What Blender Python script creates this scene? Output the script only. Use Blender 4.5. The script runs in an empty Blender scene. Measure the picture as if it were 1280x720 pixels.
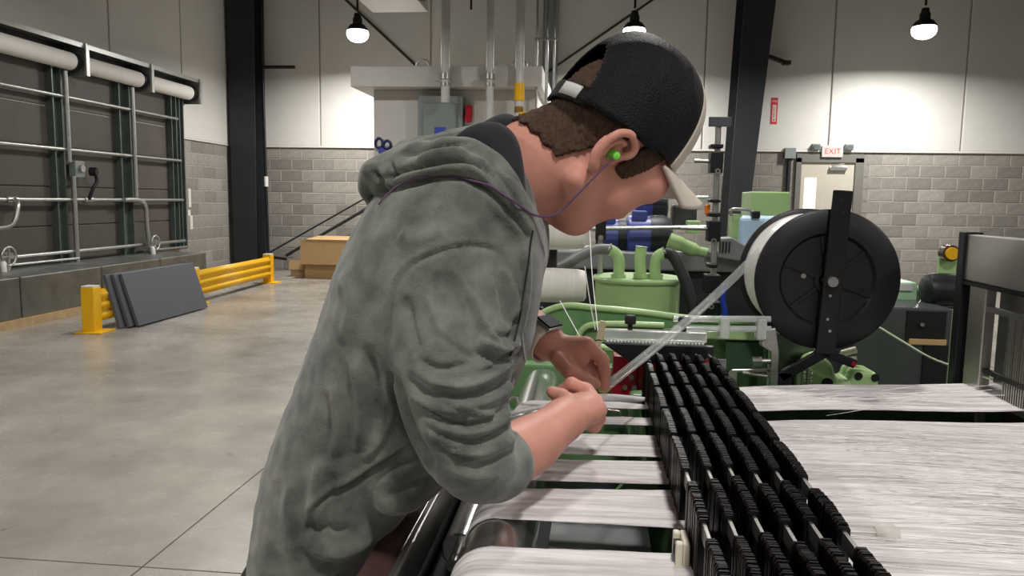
import bpy, bmesh, math, random
import numpy as np
from mathutils import Vector, Matrix
random.seed(7)
rng = np.random.default_rng(7)
SC = bpy.context.scene
COL = SC.collection

# ------------------------------------------------------------------ camera
F, CZ = 960.0, 1.34
def _n(v):
    v = np.array(v, float)
    return v / np.linalg.norm(v)
Yc = _n([(740 - 640) / F, (360 - 252) / F, 1.0])      # world Y in (right, up, forward)
Zc = _n(np.cross(Yc, [-1, .0155, 0]))
if Zc[1] < 0: Zc = -Zc
Xc = np.cross(Yc, Zc)
if Xc[0] < 0: Xc = -Xc
CAMO = np.array([0, 0, CZ])
def ray(px, py):
    v = np.array([(px - 640) / F, (360 - py) / F, 1.0])
    return np.array([v @ Xc, v @ Yc, v @ Zc])
def at(px, py, ax, val):
    d = ray(px, py)
    return CAMO + (val - CAMO[ax]) / d[ax] * d
def yy(px, py, Y):
    return at(px, py, 1, Y)
def proj(P):
    q = np.asarray(P, float) - CAMO
    c = q[..., 0:1] * Xc + q[..., 1:2] * Yc + q[..., 2:3] * Zc
    return np.stack([640 + F * c[..., 0] / c[..., 2], 360 - F * c[..., 1] / c[..., 2]], -1)
cam_d = bpy.data.cameras.new('camera')
cam = bpy.data.objects.new('camera', cam_d)
COL.objects.link(cam)
right = np.array([Xc[0], Yc[0], Zc[0]]); up = np.array([Xc[1], Yc[1], Zc[1]]); fwd = np.array([Xc[2], Yc[2], Zc[2]])
M = Matrix.Identity(4)
for i in range(3):
    M[i][0] = right[i]; M[i][1] = up[i]; M[i][2] = -fwd[i]; M[i][3] = CAMO[i]
cam.matrix_world = M
cam_d.sensor_width = 36.0
cam_d.lens = F / 1280 * 36.0
cam_d.clip_start = .02
cam_d.clip_end = 100
SC.camera = cam
# ------------------------------------------------------------------ world, lights, exposure
w = bpy.data.worlds.new('hall_air'); SC.world = w; w.use_nodes = True
w.node_tree.nodes['Background'].inputs[0].default_value = (.8, .85, .9, 1)
w.node_tree.nodes['Background'].inputs[1].default_value = .15
SC.view_settings.view_transform = 'Standard'
SC.view_settings.look = 'None'
SC.view_settings.gamma = 1
SC.view_settings.exposure = 0.0
SC.view_settings.use_curve_mapping = False
LAMP_Z, LAMP_W = 3.97, 74.0
LAMP_X = [-8.1 + 4.32 * i for i in range(5)][0:5]
LAMP_X = [-3.757, .571, 4.785, 8.9]
LAMP_Y = [12.2, 7.9, 3.6, -.7, -5.0]
def bay_light(x, y, z, wt):
    l = bpy.data.lights.new('bay_light', 'AREA')
    l.shape = 'DISK'; l.size = .34; l.energy = wt; l.color = (1, .975, .935); l.spread = math.radians(166)
    o = bpy.data.objects.new('bay_light', l); COL.objects.link(o)
    o.location = (x, y, z)
    return o
for _y in LAMP_Y[1:]:
    for _x in LAMP_X[:-1] if _y > 0 else LAMP_X:
        bay_light(_x, _y, LAMP_Z - .02, LAMP_W)

# ------------------------------------------------------------------ helpers
def lin(c):
    if isinstance(c, str):
        c = [int(c[i:i + 2], 16) / 255 for i in (0, 2, 4)]
    return tuple(((v / 12.92) if v <= .04045 else ((v + .055) / 1.055) ** 2.4) for v in c)
def mat(name, col, rough=.5, metal=0., var=0., vscale=8., bump=0., bscale=60., col2=None, stretch=None,
        objrand=0., emit=0., alpha=1., trans=0., sheen=0., sss=0., coat=0., spec=.5, detail=4., ior=1.45, coords='Object'):
    m = bpy.data.materials.new(name); m.use_nodes = True
    nt = m.node_tree; N = nt.nodes; L = nt.links
    b = N['Principled BSDF']
    c = (*lin(col), 1)
    b.inputs['Base Color'].default_value = c
    b.inputs['Roughness'].default_value = rough
    b.inputs['Metallic'].default_value = metal
    b.inputs['Specular IOR Level'].default_value = spec
    b.inputs['IOR'].default_value = ior
    if alpha < 1: b.inputs['Alpha'].default_value = alpha
    if trans: b.inputs['Transmission Weight'].default_value = trans
    if sheen:
        b.inputs['Sheen Weight'].default_value = sheen; b.inputs['Sheen Roughness'].default_value = .5
    if sss:
        b.inputs['Subsurface Weight'].default_value = sss
        b.inputs['Subsurface Radius'].default_value = (1, .35, .2); b.inputs['Subsurface Scale'].default_value = .006
    if coat:
        b.inputs['Coat Weight'].default_value = coat; b.inputs['Coat Roughness'].default_value = .1
    if emit:
        b.inputs['Emission Color'].default_value = c; b.inputs['Emission Strength'].default_value = emit
    tc = N.new('ShaderNodeTexCoord'); mp = N.new('ShaderNodeMapping')
    L.new(tc.outputs[coords], mp.inputs[0])
    if stretch: mp.inputs['Scale'].default_value = stretch
    src = None
    if var or col2:
        nz = N.new('ShaderNodeTexNoise'); nz.inputs['Scale'].default_value = vscale; nz.inputs['Detail'].default_value = detail
        nz.inputs['Roughness'].default_value = .6
        L.new(mp.outputs[0], nz.inputs['Vector'])
        rp = N.new('ShaderNodeValToRGB')
        if col2:
            a, d = (*lin(col), 1), (*lin(col2), 1)
        else:
            a = tuple(max(0, v * (1 - var)) for v in c[:3]) + (1,); d = tuple(min(1, v * (1 + var)) for v in c[:3]) + (1,)
        rp.color_ramp.elements[0].position = .3; rp.color_ramp.elements[0].color = a
        rp.color_ramp.elements[1].position = .7; rp.color_ramp.elements[1].color = d
        L.new(nz.outputs[0], rp.inputs[0]); src = rp.outputs[0]
    if objrand:
        oi = N.new('ShaderNodeObjectInfo'); mr = N.new('ShaderNodeMapRange')
        mr.inputs['To Min'].default_value = 1 - objrand; mr.inputs['To Max'].default_value = 1 + objrand
        L.new(oi.outputs['Random'], mr.inputs[0])
        vm = N.new('ShaderNodeVectorMath'); vm.operation = 'SCALE'
        if src: L.new(src, vm.inputs[0])
        else: vm.inputs[0].default_value = c[:3]
        L.new(mr.outputs[0], vm.inputs['Scale']); src = vm.outputs[0]
    if src: L.new(src, b.inputs['Base Color'])
    if bump:
        n2 = N.new('ShaderNodeTexNoise'); n2.inputs['Scale'].default_value = bscale; n2.inputs['Detail'].default_value = 3
        L.new(mp.outputs[0], n2.inputs['Vector'])
        bp = N.new('ShaderNodeBump'); bp.inputs['Strength'].default_value = bump; bp.inputs['Distance'].default_value = .004
        L.new(n2.outputs[0], bp.inputs['Height']); L.new(bp.outputs[0], b.inputs['Normal'])
    return m

class MB:
    """collects simple shapes into one mesh"""
    def __init__(s): s.v = []; s.f = []; s.sm = []
    def add(s, V, Fc, smooth=False):
        n0 = len(s.v); s.v += [tuple(map(float, p)) for p in V]
        for f in Fc: s.f.append([i + n0 for i in f]); s.sm.append(smooth)
        return s
    def box(s, c, d, R=None):
        V = [Vector((x * d[0] / 2, y * d[1] / 2, z * d[2] / 2)) for x in (-1, 1) for y in (-1, 1) for z in (-1, 1)]
        if R is not None: V = [R @ p for p in V]
        V = [p + Vector(c) for p in V]
        return s.add(V, [(0, 1, 3, 2), (4, 6, 7, 5), (0, 4, 5, 1), (2, 3, 7, 6), (0, 2, 6, 4), (1, 5, 7, 3)])
    def bb(s, x0, x1, y0, y1, z0, z1):
        return s.box(((x0 + x1) / 2, (y0 + y1) / 2, (z0 + z1) / 2), (x1 - x0, y1 - y0, z1 - z0))
    def tube(s, pts, r, n=12, cap=True, closed=False, smooth=True):
        pts = [Vector(p) for p in pts]; K = len(pts)
        rr = r if isinstance(r, (list, tuple)) else [r] * K
        T = []
        for i in range(K):
            a = pts[i - 1] if (i > 0 or closed) else pts[i]
            b = pts[(i + 1) % K] if (i < K - 1 or closed) else pts[i]
            T.append((b - a).normalized())
        u = T[0].orthogonal().normalized(); V = []
        for i in range(K):
            u = (u - T[i] * u.dot(T[i])).normalized(); v = T[i].cross(u)
            for k in range(n):
                a = 2 * math.pi * k / n
                V.append(pts[i] + (u * math.cos(a) + v * math.sin(a)) * rr[i])
        Fs = []
        for i in range(K if closed else K - 1):
            j = (i + 1) % K
            for k in range(n):
                Fs.append((i * n + k, i * n + (k + 1) % n, j * n + (k + 1) % n, j * n + k))
        s.add(V, Fs, smooth)
        if cap and not closed:
            s.add([V[k] for k in range(n)], [tuple(range(n))[::-1]]); s.add([V[(K - 1) * n + k] for k in range(n)], [tuple(range(n))])
        return s
    def cyl(s, a, b, r, r2=None, n=24, smooth=True):
        return s.tube([a, b], [r, r if r2 is None else r2], n, smooth=smooth)
    def lathe(s, o, ax, prof, n=32, smooth=True):
        o = Vector(o); ax = Vector(ax).normalized(); u = ax.orthogonal().normalized(); v = ax.cross(u)
        runs = [[prof[0]]]
        for i in range(1, len(prof)):
            runs[-1].append(prof[i])
            if i < len(prof) - 1:
                p, q, w_ = prof[i - 1], prof[i], prof[i + 1]
                d = math.atan2(q[1] - p[1], q[0] - p[0]) - math.atan2(w_[1] - q[1], w_[0] - q[0])
                if abs((d + math.pi) % (2 * math.pi) - math.pi) > .7: runs.append([q])
        for run in runs:
            V = []; Fs = []
            for (r, h) in run:
                for k in range(n):
                    a = 2 * math.pi * k / n
                    V.append(o + ax * h + (u * math.cos(a) + v * math.sin(a)) * max(r, 1e-5))
            for i in range(len(run) - 1):
                for k in range(n):
                    Fs.append((i * n + k, i * n + (k + 1) % n, (i + 1) * n + (k + 1) % n, (i + 1) * n + k))
            s.add(V, Fs, smooth)
        return s
    def prism(s, poly, ax, a, b):
        """poly: 2D points in the two other axes, extruded along axis ax from a to b"""
        def mk(p, h):
            q = list(p); q.insert(ax, h); return q
        n = len(poly); V = [mk(p, a) for p in poly] + [mk(p, b) for p in poly]
        Fs = [tuple(range(n))[::-1], tuple(range(n, 2 * n))] + [(i, (i + 1) % n, n + (i + 1) % n, n + i) for i in range(n)]
        return s.add(V, Fs)
    def grid(s, P, smooth=True, thick=0.):
        """P: rows x cols x 3 array"""
        P = np.asarray(P); r, c = P.shape[:2]
        Fs = [(i * c + j, i * c + j + 1, (i + 1) * c + j + 1, (i + 1) * c + j) for i in range(r - 1) for j in range(c - 1)]
        return s.add(P.reshape(-1, 3), Fs, smooth)
    def mesh(s, name, m):
        me = bpy.data.meshes.new(name); me.from_pydata(s.v, [], s.f)
        me.polygons.foreach_set('use_smooth', s.sm)
        bm = bmesh.new(); bm.from_mesh(me); bmesh.ops.recalc_face_normals(bm, faces=bm.faces); bm.to_mesh(me); bm.free()
        if m: me.materials.append(m)
        me.update(); return me
def link(name, me, parent=None, bevel=0., seg=2, solid=0.):
    o = bpy.data.objects.new(name, me); COL.objects.link(o)
    if parent is not None: o.parent = parent
    if solid:
        md = o.modifiers.new('solid', 'SOLIDIFY'); md.thickness = solid; md.offset = 0
    if bevel:
        md = o.modifiers.new('bevel', 'BEVEL'); md.width = bevel; md.segments = seg; md.limit_method = 'ANGLE'; md.angle_limit = .6
    return o
def ob(name, mb, m, parent=None, bevel=0., seg=2, solid=0.):
    return link(name, mb.mesh(name, m), parent, bevel, seg, solid)
def tag(o, label, cat, group=None, kind=None):
    o['label'] = label; o['category'] = cat
    if group: o['group'] = group
    if kind: o['kind'] = kind
    return o
def thing(name, label, cat, loc=(0, 0, 0), group=None, kind=None):
    o = bpy.data.objects.new(name, None); COL.objects.link(o); o.empty_display_size = .05
    o['_base'] = 0
    del o['_base']
    return tag(o, label, cat, group, kind)
def struct(o, label=None):
    o['kind'] = 'structure'
    if label: o['label'] = label
    return o
def crom(pts, n=8):
    """Catmull-Rom resample of a list of tuples"""
    P = np.array(pts, float); Q = np.vstack([2 * P[0] - P[1], P, 2 * P[-1] - P[-2]]); out = []
    for i in range(1, len(Q) - 2):
        p0, p1, p2, p3 = Q[i - 1:i + 3]
        for t in np.linspace(0, 1, n, endpoint=False):
            out.append(.5 * (2 * p1 + (p2 - p0) * t + (2 * p0 - 5 * p1 + 4 * p2 - p3) * t * t + (3 * p1 - p0 - 3 * p2 + p3) * t ** 3))
    out.append(P[-1]); return np.array(out)
def rotz(a): return Matrix.Rotation(a, 3, 'Z')
def text(name, body, size, loc, rot, m, parent, ext=.001):
    cu = bpy.data.curves.new(name, 'FONT'); cu.body = body; cu.size = size; cu.align_x = 'CENTER'; cu.align_y = 'CENTER'; cu.extrude = ext
    cu.resolution_u = 2
    cu.materials.append(m)
    tmp = bpy.data.objects.new(name, cu); COL.objects.link(tmp)
    me = bpy.data.meshes.new_from_object(tmp.evaluated_get(bpy.context.evaluated_depsgraph_get()))
    bpy.data.objects.remove(tmp)
    o = bpy.data.objects.new(name, me); COL.objects.link(o); o.location = loc; o.rotation_euler = rot
    if parent is not None: o.parent = parent
    return o

# ------------------------------------------------------------------ materials
MT = {}
MT['block'] = mat('concrete_block', '86827b', .85, var=.14, vscale=14, bump=.35, bscale=90, objrand=.22)
MT['mortar'] = mat('mortar', 'a39f97', .9, var=.1, vscale=20)
MT['liner'] = mat('white_liner', 'cfcdc8', .55, var=.03, vscale=2.5, bump=.25, bscale=2.2)
MT['seam'] = mat('dark_seam', '3c3c3a', .7)
MT['ceil'] = mat('ceiling_deck', '343432', .8)
MT['wall_dim'] = mat('grey_wall', '5f5d58', .8)
MT['steel_dark'] = mat('painted_dark_steel', '2b2d30', .45, var=.12, vscale=4, spec=.4)
MT['shutter'] = mat('shutter_panel', '4f4a45', .55, var=.12, vscale=3, objrand=.05)
MT['post'] = mat('green_grey_steel', '66706c', .35, metal=.5, var=.15, vscale=6)
MT['galv'] = mat('galvanised', 'b3b5b2', .35, metal=.85, var=.12, vscale=30)
MT['galv_pan'] = mat('galvanised_sheet', '8d8f8b', .38, metal=.8, var=.2, vscale=5, objrand=.08)
MT['roll'] = mat('white_roll', 'e4e0da', .7, var=.03)
MT['yellow'] = mat('safety_yellow', 'e8b20c', .38, var=.06, vscale=10, coat=.2)
MT['slab_grey'] = mat('grey_board', '51545a', .55, var=.06, vscale=20)
MT['card'] = mat('cardboard', 'a98a62', .8, var=.06, vscale=7)
MT['wood'] = mat('raw_wood', 'b49a72', .8, var=.2, vscale=12)
MT['white_paint'] = mat('white_paint', 'd5d2cc', .45, var=.03)
MT['grey_paint'] = mat('grey_paint', '7f8786', .45, var=.05)
MT['unit'] = mat('unit_casing', 'c2bfba', .45, var=.04, vscale=3)
MT['pipe_w'] = mat('pale_conduit', 'c4c4bf', .45, metal=.05, var=.06, vscale=10)
MT['black'] = mat('black_plastic', '17171a', .4, var=.1)
MT['black_m'] = mat('black_metal', '1f2023', .32, metal=.3, var=.1, vscale=30)
MT['rubber'] = mat('black_rubber', '121214', .6)
MT['red'] = mat('red_plastic', 'c01830', .4)
MT['redsign'] = mat('sign_red', 'c5303a', .5)
MT['lamp'] = mat('lit_lens', 'fff8ee', .5, emit=7.)
MT['exit'] = mat('exit_lit', 'f4a7a2', .5, emit=.55)
MT['exit_txt'] = mat('exit_letters', 'e8373c', .5, emit=.8)
MT['winlit'] = mat('lit_window', 'fdfcf8', .4, emit=1.6)
MT['door'] = mat('door_paint', 'b9b3a6', .45, var=.04)

def floor_mat(name='polished_concrete'):
    m = bpy.data.materials.new(name); m.use_nodes = True; nt = m.node_tree; N = nt.nodes; L = nt.links; b = N['Principled BSDF']
    tc = N.new('ShaderNodeTexCoord')
    def noise(s, d, r=.6):
        n = N.new('ShaderNodeTexNoise'); n.inputs['Scale'].default_value = s; n.inputs['Detail'].default_value = d; n.inputs['Roughness'].default_value = r
        L.new(tc.outputs['Object'], n.inputs['Vector']); return n
    a = noise(.8, 6); f = noise(5, 8, .7); s = noise(9, 3)
    r1 = N.new('ShaderNodeValToRGB'); e = r1.color_ramp.elements
    e[0].position = .33; e[0].color = (*lin('837e76'), 1); e[1].position = .66; e[1].color = (*lin('b2ada3'), 1)
    L.new(a.outputs[0], r1.inputs[0])
    r2 = N.new('ShaderNodeValToRGB'); e = r2.color_ramp.elements
    e[0].position = .3; e[0].color = (.84, .835, .83, 1); e[1].position = .7; e[1].color = (1.0, 1.0, 1.0, 1)
    L.new(f.outputs[0], r2.inputs[0])
    mx = N.new('ShaderNodeMixRGB'); mx.blend_type = 'MULTIPLY'; mx.inputs[0].default_value = .8
    L.new(r1.outputs[0], mx.inputs[1]); L.new(r2.outputs[0], mx.inputs[2])
    r3 = N.new('ShaderNodeValToRGB'); e = r3.color_ramp.elements
    e[0].position = .24; e[0].color = (.45, .43, .4, 1); e[1].position = .31; e[1].color = (1, 1, 1, 1)
    L.new(s.outputs[0], r3.inputs[0])
    mx2 = N.new('ShaderNodeMixRGB'); mx2.blend_type = 'MULTIPLY'; mx2.inputs[0].default_value = .7
    L.new(mx.outputs[0], mx2.inputs[1]); L.new(r3.outputs[0], mx2.inputs[2]); L.new(mx2.outputs[0], b.inputs['Base Color'])
    mr = N.new('ShaderNodeMapRange'); mr.inputs['To Min'].default_value = .16; mr.inputs['To Max'].default_value = .36
    L.new(f.outputs[0], mr.inputs[0]); L.new(mr.outputs[0], b.inputs['Roughness'])
    b.inputs['Specular IOR Level'].default_value = .55
    return m
MT['floor'] = floor_mat()

# ------------------------------------------------------------------ room shell
XL, XR, YB, YF, ZC = -6.6, 10.6, 13.83, -7.2, 5.6
BF = 13.73                       # face of the block wall at the back
LF = -6.5                        # face of the block wall on the left
fl = struct(ob('floor', MB().bb(XL, XR, YF, YB, -.12, -.006), MT['seam']))
jx = [XL, -1.585, 3.4, 8.4, XR]; jy = [YF, -2.2, 2.5, 7.3, 12.1, YB]
for i in range(len(jx) - 1):
    for j in range(len(jy) - 1):
        g = .004
        ob('slab', MB().bb(jx[i] + g, jx[i + 1] - g, jy[j] + g, jy[j + 1] - g, -.02, 0), MT['floor'], fl)
struct(ob('ceiling', MB().bb(XL, XR, YF, YB, ZC, ZC + .1), MT['ceil']))
wb = struct(ob('wall_back', MB().bb(XL, XR, BF + .006, YB, 0, ZC), MT['mortar']))
wl = struct(ob('wall_left', MB().bb(XL, LF - .006, YF, YB, 0, ZC), MT['mortar']))
struct(ob('wall_right', MB().bb(XR, XR + .1, YF, YB, 0, ZC), MT['wall_dim']))
struct(ob('wall_front', MB().bb(XL, XR, YF - .1, YF, 0, ZC), MT['wall_dim']))
CH, CL = .2032, .4064
def blk_mesh(dx, dy, dz, nm):
    mb = MB().box((0, 0, 0), (dx, dy, dz)); me = mb.mesh(nm, MT['block'])
    bm = bmesh.new(); bm.from_mesh(me); bmesh.ops.bevel(bm, geom=bm.edges[:], offset=.006, segments=1, affect='EDGES'); bm.to_mesh(me); bm.free(); return me
bm_full = blk_mesh(CL - .011, .04, CH - .011, 'block'); bm_side = blk_mesh(.04, CL - .011, CH - .011, 'block')
rest = MB(); nb = 0
DX0, DX1 = 3.45, 4.56            # door opening
for r in range(11):
    x = XL + .1 - (CL / 2 if r % 2 else 0)
    while x < XR:
        c = (x + CL / 2, BF + .02 + random.uniform(-.0015, .0015), r * CH + CH / 2)
        x0, x1 = max(x, LF), x + CL
        x += CL
        if x1 < LF + .1: continue
        if x0 < DX1 and x1 > DX0 and r < 11:
            # cut round the door
            if x0 < DX0 - .06: x1 = DX0
            elif x1 > DX1 + .06: x0 = DX1
            else: continue
            rest.bb(x0 + .005, x1 - .005, BF, BF + .04, c[2] - CH / 2 + .005, c[2] + CH / 2 - .005); continue
        p = proj(np.array(c)); vis = ((325 < p[0] < 475) or (880 < p[0] < 1010) or (1065 < p[0] < 1295)) and p[1] < 400 and x0 >= LF
        if vis and nb < 295:
            o = link('block', bm_full, wb); o.location = c; nb += 1
        else:
            rest.bb(x0 + .005, x1 - .005, BF, BF + .04, c[2] - CH / 2 + .005, c[2] + CH / 2 - .005)
o = ob('block_course', rest, MT['block'], wb); o['kind'] = 'stuff'
for r in range(11):
    y = 11.64 + (CL / 2 if r % 2 else 0) - CL
    while y < BF - .05:
        y0, y1 = max(y, 11.64), min(y + CL, BF)
        if y1 - y0 > .05:
            if y1 - y0 > CL - .01:
                o = link('block', bm_side, wl); o.location = (LF - .02, (y0 + y1) / 2, r * CH + CH / 2)
            else:
                ob('block', MB().bb(LF - .04, LF, y0 + .005, y1 - .005, r * CH + .005, r * CH + CH - .005), MT['block'], wl, bevel=.005, seg=1)
        y += CL
ZT = 11 * CH
sx = [LF, -4.93, -2.9, -.9, 1.86, 3.96, 6.1, 8.3, XR]
for i in range(len(sx) - 1):
    ob('liner_panel', MB().bb(sx[i] + .012, sx[i + 1] - .012, BF - .02, BF + .01, ZT + .035, ZC), MT['liner'], wb, bevel=.012)
sy = [YF, 3.9, 7.9, 9.97, 11.8, BF - .03]
for i in range(len(sy) - 1):
    ob('liner_panel', MB().bb(LF - .01, LF + .02, sy[i] + .012, sy[i + 1] - .012, ZT + .02 if sy[i + 1] > 11.6 else 2.3, ZC), MT['liner'], wl, bevel=.012)
struct(ob('trim_1', MB().bb(LF, XR, BF - .035, BF + .01, ZT, ZT + .035), MT['white_paint'], bevel=.006))
struct(ob('trim_2', MB().bb(LF - .01, LF + .03, 11.62, BF - .04, ZT - .005, ZT + .02), MT['white_paint'], bevel=.006))
# exit door
d1 = thing('door_1', 'cream metal exit door with narrow lit window and closer in block wall', 'door', kind='structure')
fr = MB().bb(DX0 + .0, DX0 + .09, BF - .05, BF + .02, 0, 2.14).bb(DX1 - .14, DX1, BF - .05, BF + .02, 0, 2.14).bb(DX0, DX1, BF - .05, BF + .02, 2.06, 2.2)
ob('door_frame', fr, mat('frame_paint', '6e6c66', .5), d1, bevel=.004)
lf = ob('door_leaf', MB().bb(DX0 + .09, DX1 - .14, BF - .018, BF + .02, .01, 2.06), MT['door'], d1, bevel=.004)
ob('window_pane', MB().bb(3.61, 3.8, BF - .024, BF - .014, 1.15, 1.8), MT['winlit'], d1)
ob('door_closer', MB().bb(4.0, 4.28, BF - .07, BF - .01, 1.93, 1.99).cyl((4.02, BF - .07, 2.0), (4.22, BF - .1, 2.04), .012, n=8), MT['galv'], d1, bevel=.004)
ob('push_bar', MB().bb(3.62, 4.35, BF - .07, BF - .01, .98, 1.05), MT['galv'], d1, bevel=.004)

# steel frame columns (I sections, tapering)
def icol(label, xa0, xa1, xb0, xb1, y0, y1, z1):
    t = thing('steel_column', label, 'column', group='dark steel frame columns')
    def sec(z, x0, x1, ya, yb): return x0, x1
    for nm, (ya, yb, k) in {'flange': (y0, y0 + .03, 0), 'web': (y0 + .03, y1 - .03, .42), 'rear_flange': (y1 - .03, y1, 0)}.items():
        V = []
        for (z, x0, x1) in ((0, xb0, xb1), (z1, xa0, xa1)):
            wd = (x1 - x0) * k
            V += [(x0 + wd, ya, z), (x1 - wd, ya, z), (x1 - wd, yb, z), (x0 + wd, yb, z)]
        ob(nm, MB().add(V, [(0, 1, 2, 3), (4, 7, 6, 5), (0, 4, 5, 1), (1, 5, 6, 2), (2, 6, 7, 3), (3, 7, 4, 0)]), MT['steel_dark'], t)
    ob('base_plate', MB().bb(xb0 - .06, xb1 + .06, y0 - .06, y1 - .002, 0, .03), MT['steel_dark'], t)
    return t
icol('dark steel column standing in the corner beside the shutter wall', -6.44, -5.93, -6.40, -5.98, 13.25, 13.69, ZC)
icol('dark steel column rising behind the green machinery beside the red sign', 2.35, 2.88, 2.18, 2.46, 12.9, 13.69, ZC)

# ------------------------------------------------------------------ left wall: shutter, pipes, roller box, curb
t = thing('shutter_wall', 'dark panelled shutter wall between grey green steel posts', 'shutter')
cols = [(5.2, 7.25), (7.42, 8.67), (8.84, 9.97), (10.23, 11.27)]
rows = [(.5, .95), (.95, 1.42), (1.42, 1.9), (1.9, 2.37), (2.37, 2.86)]
for (y0, y1) in cols:
    for (z0, z1) in rows:
        ob('panel', MB().bb(LF - .005, LF + .035, y0, y1, z0 + .006, z1 - .006), MT['shutter'], t, bevel=.006)
for (y0, y1) in [(7.25, 7.42), (8.67, 8.84), (9.97, 10.22), (11.27, 11.42), (11.5, 11.63)]:
    ob('post', MB().bb(LF, LF + .05, y0, y1, .5, 2.86).bb(LF + .05, LF + .12, y0, y0 + .02, .5, 2.86).bb(LF + .05, LF + .12, y1 - .02, y1, .5, 2.86), MT['post'], t)
PX = -6.36
t = thing('pipe_frame', 'grid of galvanised pipes standing in front of the dark shutter', 'pipes')
for z, y1 in ((2.5, 11.4), (1.87, 11.45), (1.265, 11.48), (.63, 11.5)):
    ob('cross_pipe', MB().cyl((PX, 5.0, z), (PX, y1, z), .024, n=10), MT['galv'], t)
for y, z0, z1 in ((8.84, 1.72, 2.8), (8.9, .45, 1.55), (10.2, 1.3, 2.8), (7.3, .45, 2.8)):
    ob('upright_pipe', MB().cyl((PX + .03, y, z0), (PX + .03, y, z1), .03, n=10), MT['galv'], t)
ob('drop_pipe', MB().tube(crom([(PX + .04, 9.9, 1.265), (PX + .05, 10.22, 1.262), (PX + .06, 10.36, 1.18), (PX + .06, 10.38, .9), (PX + .08, 10.4, .62)], 6), .032, 10), MT['galv'], t)
ob('drop_pipe', MB().tube(crom([(PX + .04, 7.9, 1.265), (PX + .12, 7.84, 1.2), (PX + .12, 7.75, 1.0), (PX + .02, 7.6, .95)], 6), .025, 10), MT['galv'], t)
for y in (7.9, 9.2, 10.15):
    ob('pipe_fitting', MB().cyl((PX, y - .08, 1.265), (PX, y + .08, 1.265), .037, n=12), MT['galv'], t)
ob('foot_rail', MB().tube([(PX + .05, 6.2, .56), (PX + .05, 8.9, .545)], .016, 8), MT['galv'], t)
ob('foot_rail', MB().tube([(PX + .05, 10.3, .545), (PX + .05, 11.5, .54)], .016, 8), MT['galv'], t)
t = thing('switch_box', 'small control box with round knob and curled black cable on shutter', 'switch')
ob('box', MB().bb(PX - .06, PX + .03, 8.95, 9.13, 1.54, 1.74), MT['grey_paint'], t, bevel=.008)
ob('knob', MB().cyl((PX + .03, 9.04, 1.65), (PX + .07, 9.04, 1.65), .045, n=16), MT['galv'], t)
ob('plug', MB().cyl((PX + .02, 9.24, 1.62), (PX + .1, 9.26, 1.62), .055, n=14), MT['black'], t)
ob('cable', MB().tube(crom([(PX + .07, 9.26, 1.6), (PX + .08, 9.28, 1.5), (PX + .07, 9.22, 1.42), (PX + .03, 9.18, 1.27)], 6), .022, 8), MT['black'], t)
for i, (yv, lb) in enumerate(((7.62, 'valve with bright handwheel at the left edge of the photo above curb'), (10.42, 'valve with bright handwheel below the bent pipe on the curb'))):
    t = thing('valve', lb, 'valve', group='valves on the metal curb')
    vx = PX + .1
    ob('valve_body', MB().lathe((vx, yv, .5), (0, .2, 1), [(.0, 0), (.05, 0), (.06, .06), (.04, .12), (.07, .16), (.07, .2), (0, .2)], 16), MT['galv'], t)
    ob('handwheel', MB().tube([(vx + .06, yv + .1 * math.cos(a), .66 + .1 * math.sin(a)) for a in np.linspace(0, 2 * math.pi, 20, endpoint=False)], .014, 8, closed=True).cyl((vx, yv, .66), (vx + .07, yv, .66), .02, n=8).box((vx + .06, yv, .66), (.012, .19, .016)).box((vx + .06, yv, .66), (.012, .016, .19)), MT['galv'], t)
    ob('spout', MB().tube(crom([(vx, yv - .03, .6), (vx + .07, yv - .1, .58), (vx + .09, yv - .12, .47)], 5), .03, 10), MT['white_paint'], t)
t = thing('roller_box', 'long metal box holding three white rolls above the shutter', 'roller')
ob('top_sheet', MB().bb(-6.5, -6.2, 4.6, 11.82, 3.13, 3.155).bb(-6.215, -6.2, 4.6, 11.82, 3.1, 3.13), MT['galv'], t)
ob('back_sheet', MB().bb(-6.5, -6.47, 4.6, 11.82, 2.75, 3.13), MT['steel_dark'], t)
for y in (7.45, 9.05, 10.46, 11.8):
    ob('end_plate', MB().bb(-6.5, -6.18, y - .015, y + .015, 2.77, 3.16).bb(-6.2, -6.17, y - .03, y + .03, 2.77, 3.13), MT['galv'], t)
for (a, b) in ((5.8, 7.36), (7.53, 8.95), (9.13, 10.36), (10.54, 11.7)):
    r = ob('roll', MB().lathe((-6.33, a, 2.93), (0, 1, 0), [(0, 0), (.09, 0), (.105, .012), (.105, b - a - .012), (.09, b - a), (0, b - a)], 24), MT['roll'], t)
    ob('hub', MB().cyl((-6.33, b, 2.93), (-6.33, b + .06, 2.93), .112, n=20), MT['rubber'], r)
t = thing('metal_curb', 'low galvanised metal curb running along the shutter wall', 'curb')
for (y0, y1) in ((4.2, 5.8), (5.82, 7.08), (7.1, 8.37), (8.39, 9.6), (9.62, 10.83)):
    ob('curb_panel', MB().bb(LF + .04, -5.66, y0, y1, .09, .505), MT['galv_pan'], t, bevel=.012)
ob('wood_sill', MB().bb(LF + .06, -5.645, 4.2, 10.8, 0, .088), MT['wood'], t)
t = thing('mark_strip', 'white smeared paint marks on the block wall beside the shutter', 'paint mark')
for (y, z, h) in ((11.95, 1.3, .3), (11.92, 1.06, .1), (11.98, .9, .22)):
    ob('smear', MB().bb(LF - .001, LF + .004, y - .04, y + .04, z - h / 2, z + h / 2), MT['white_paint'], t)

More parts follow.
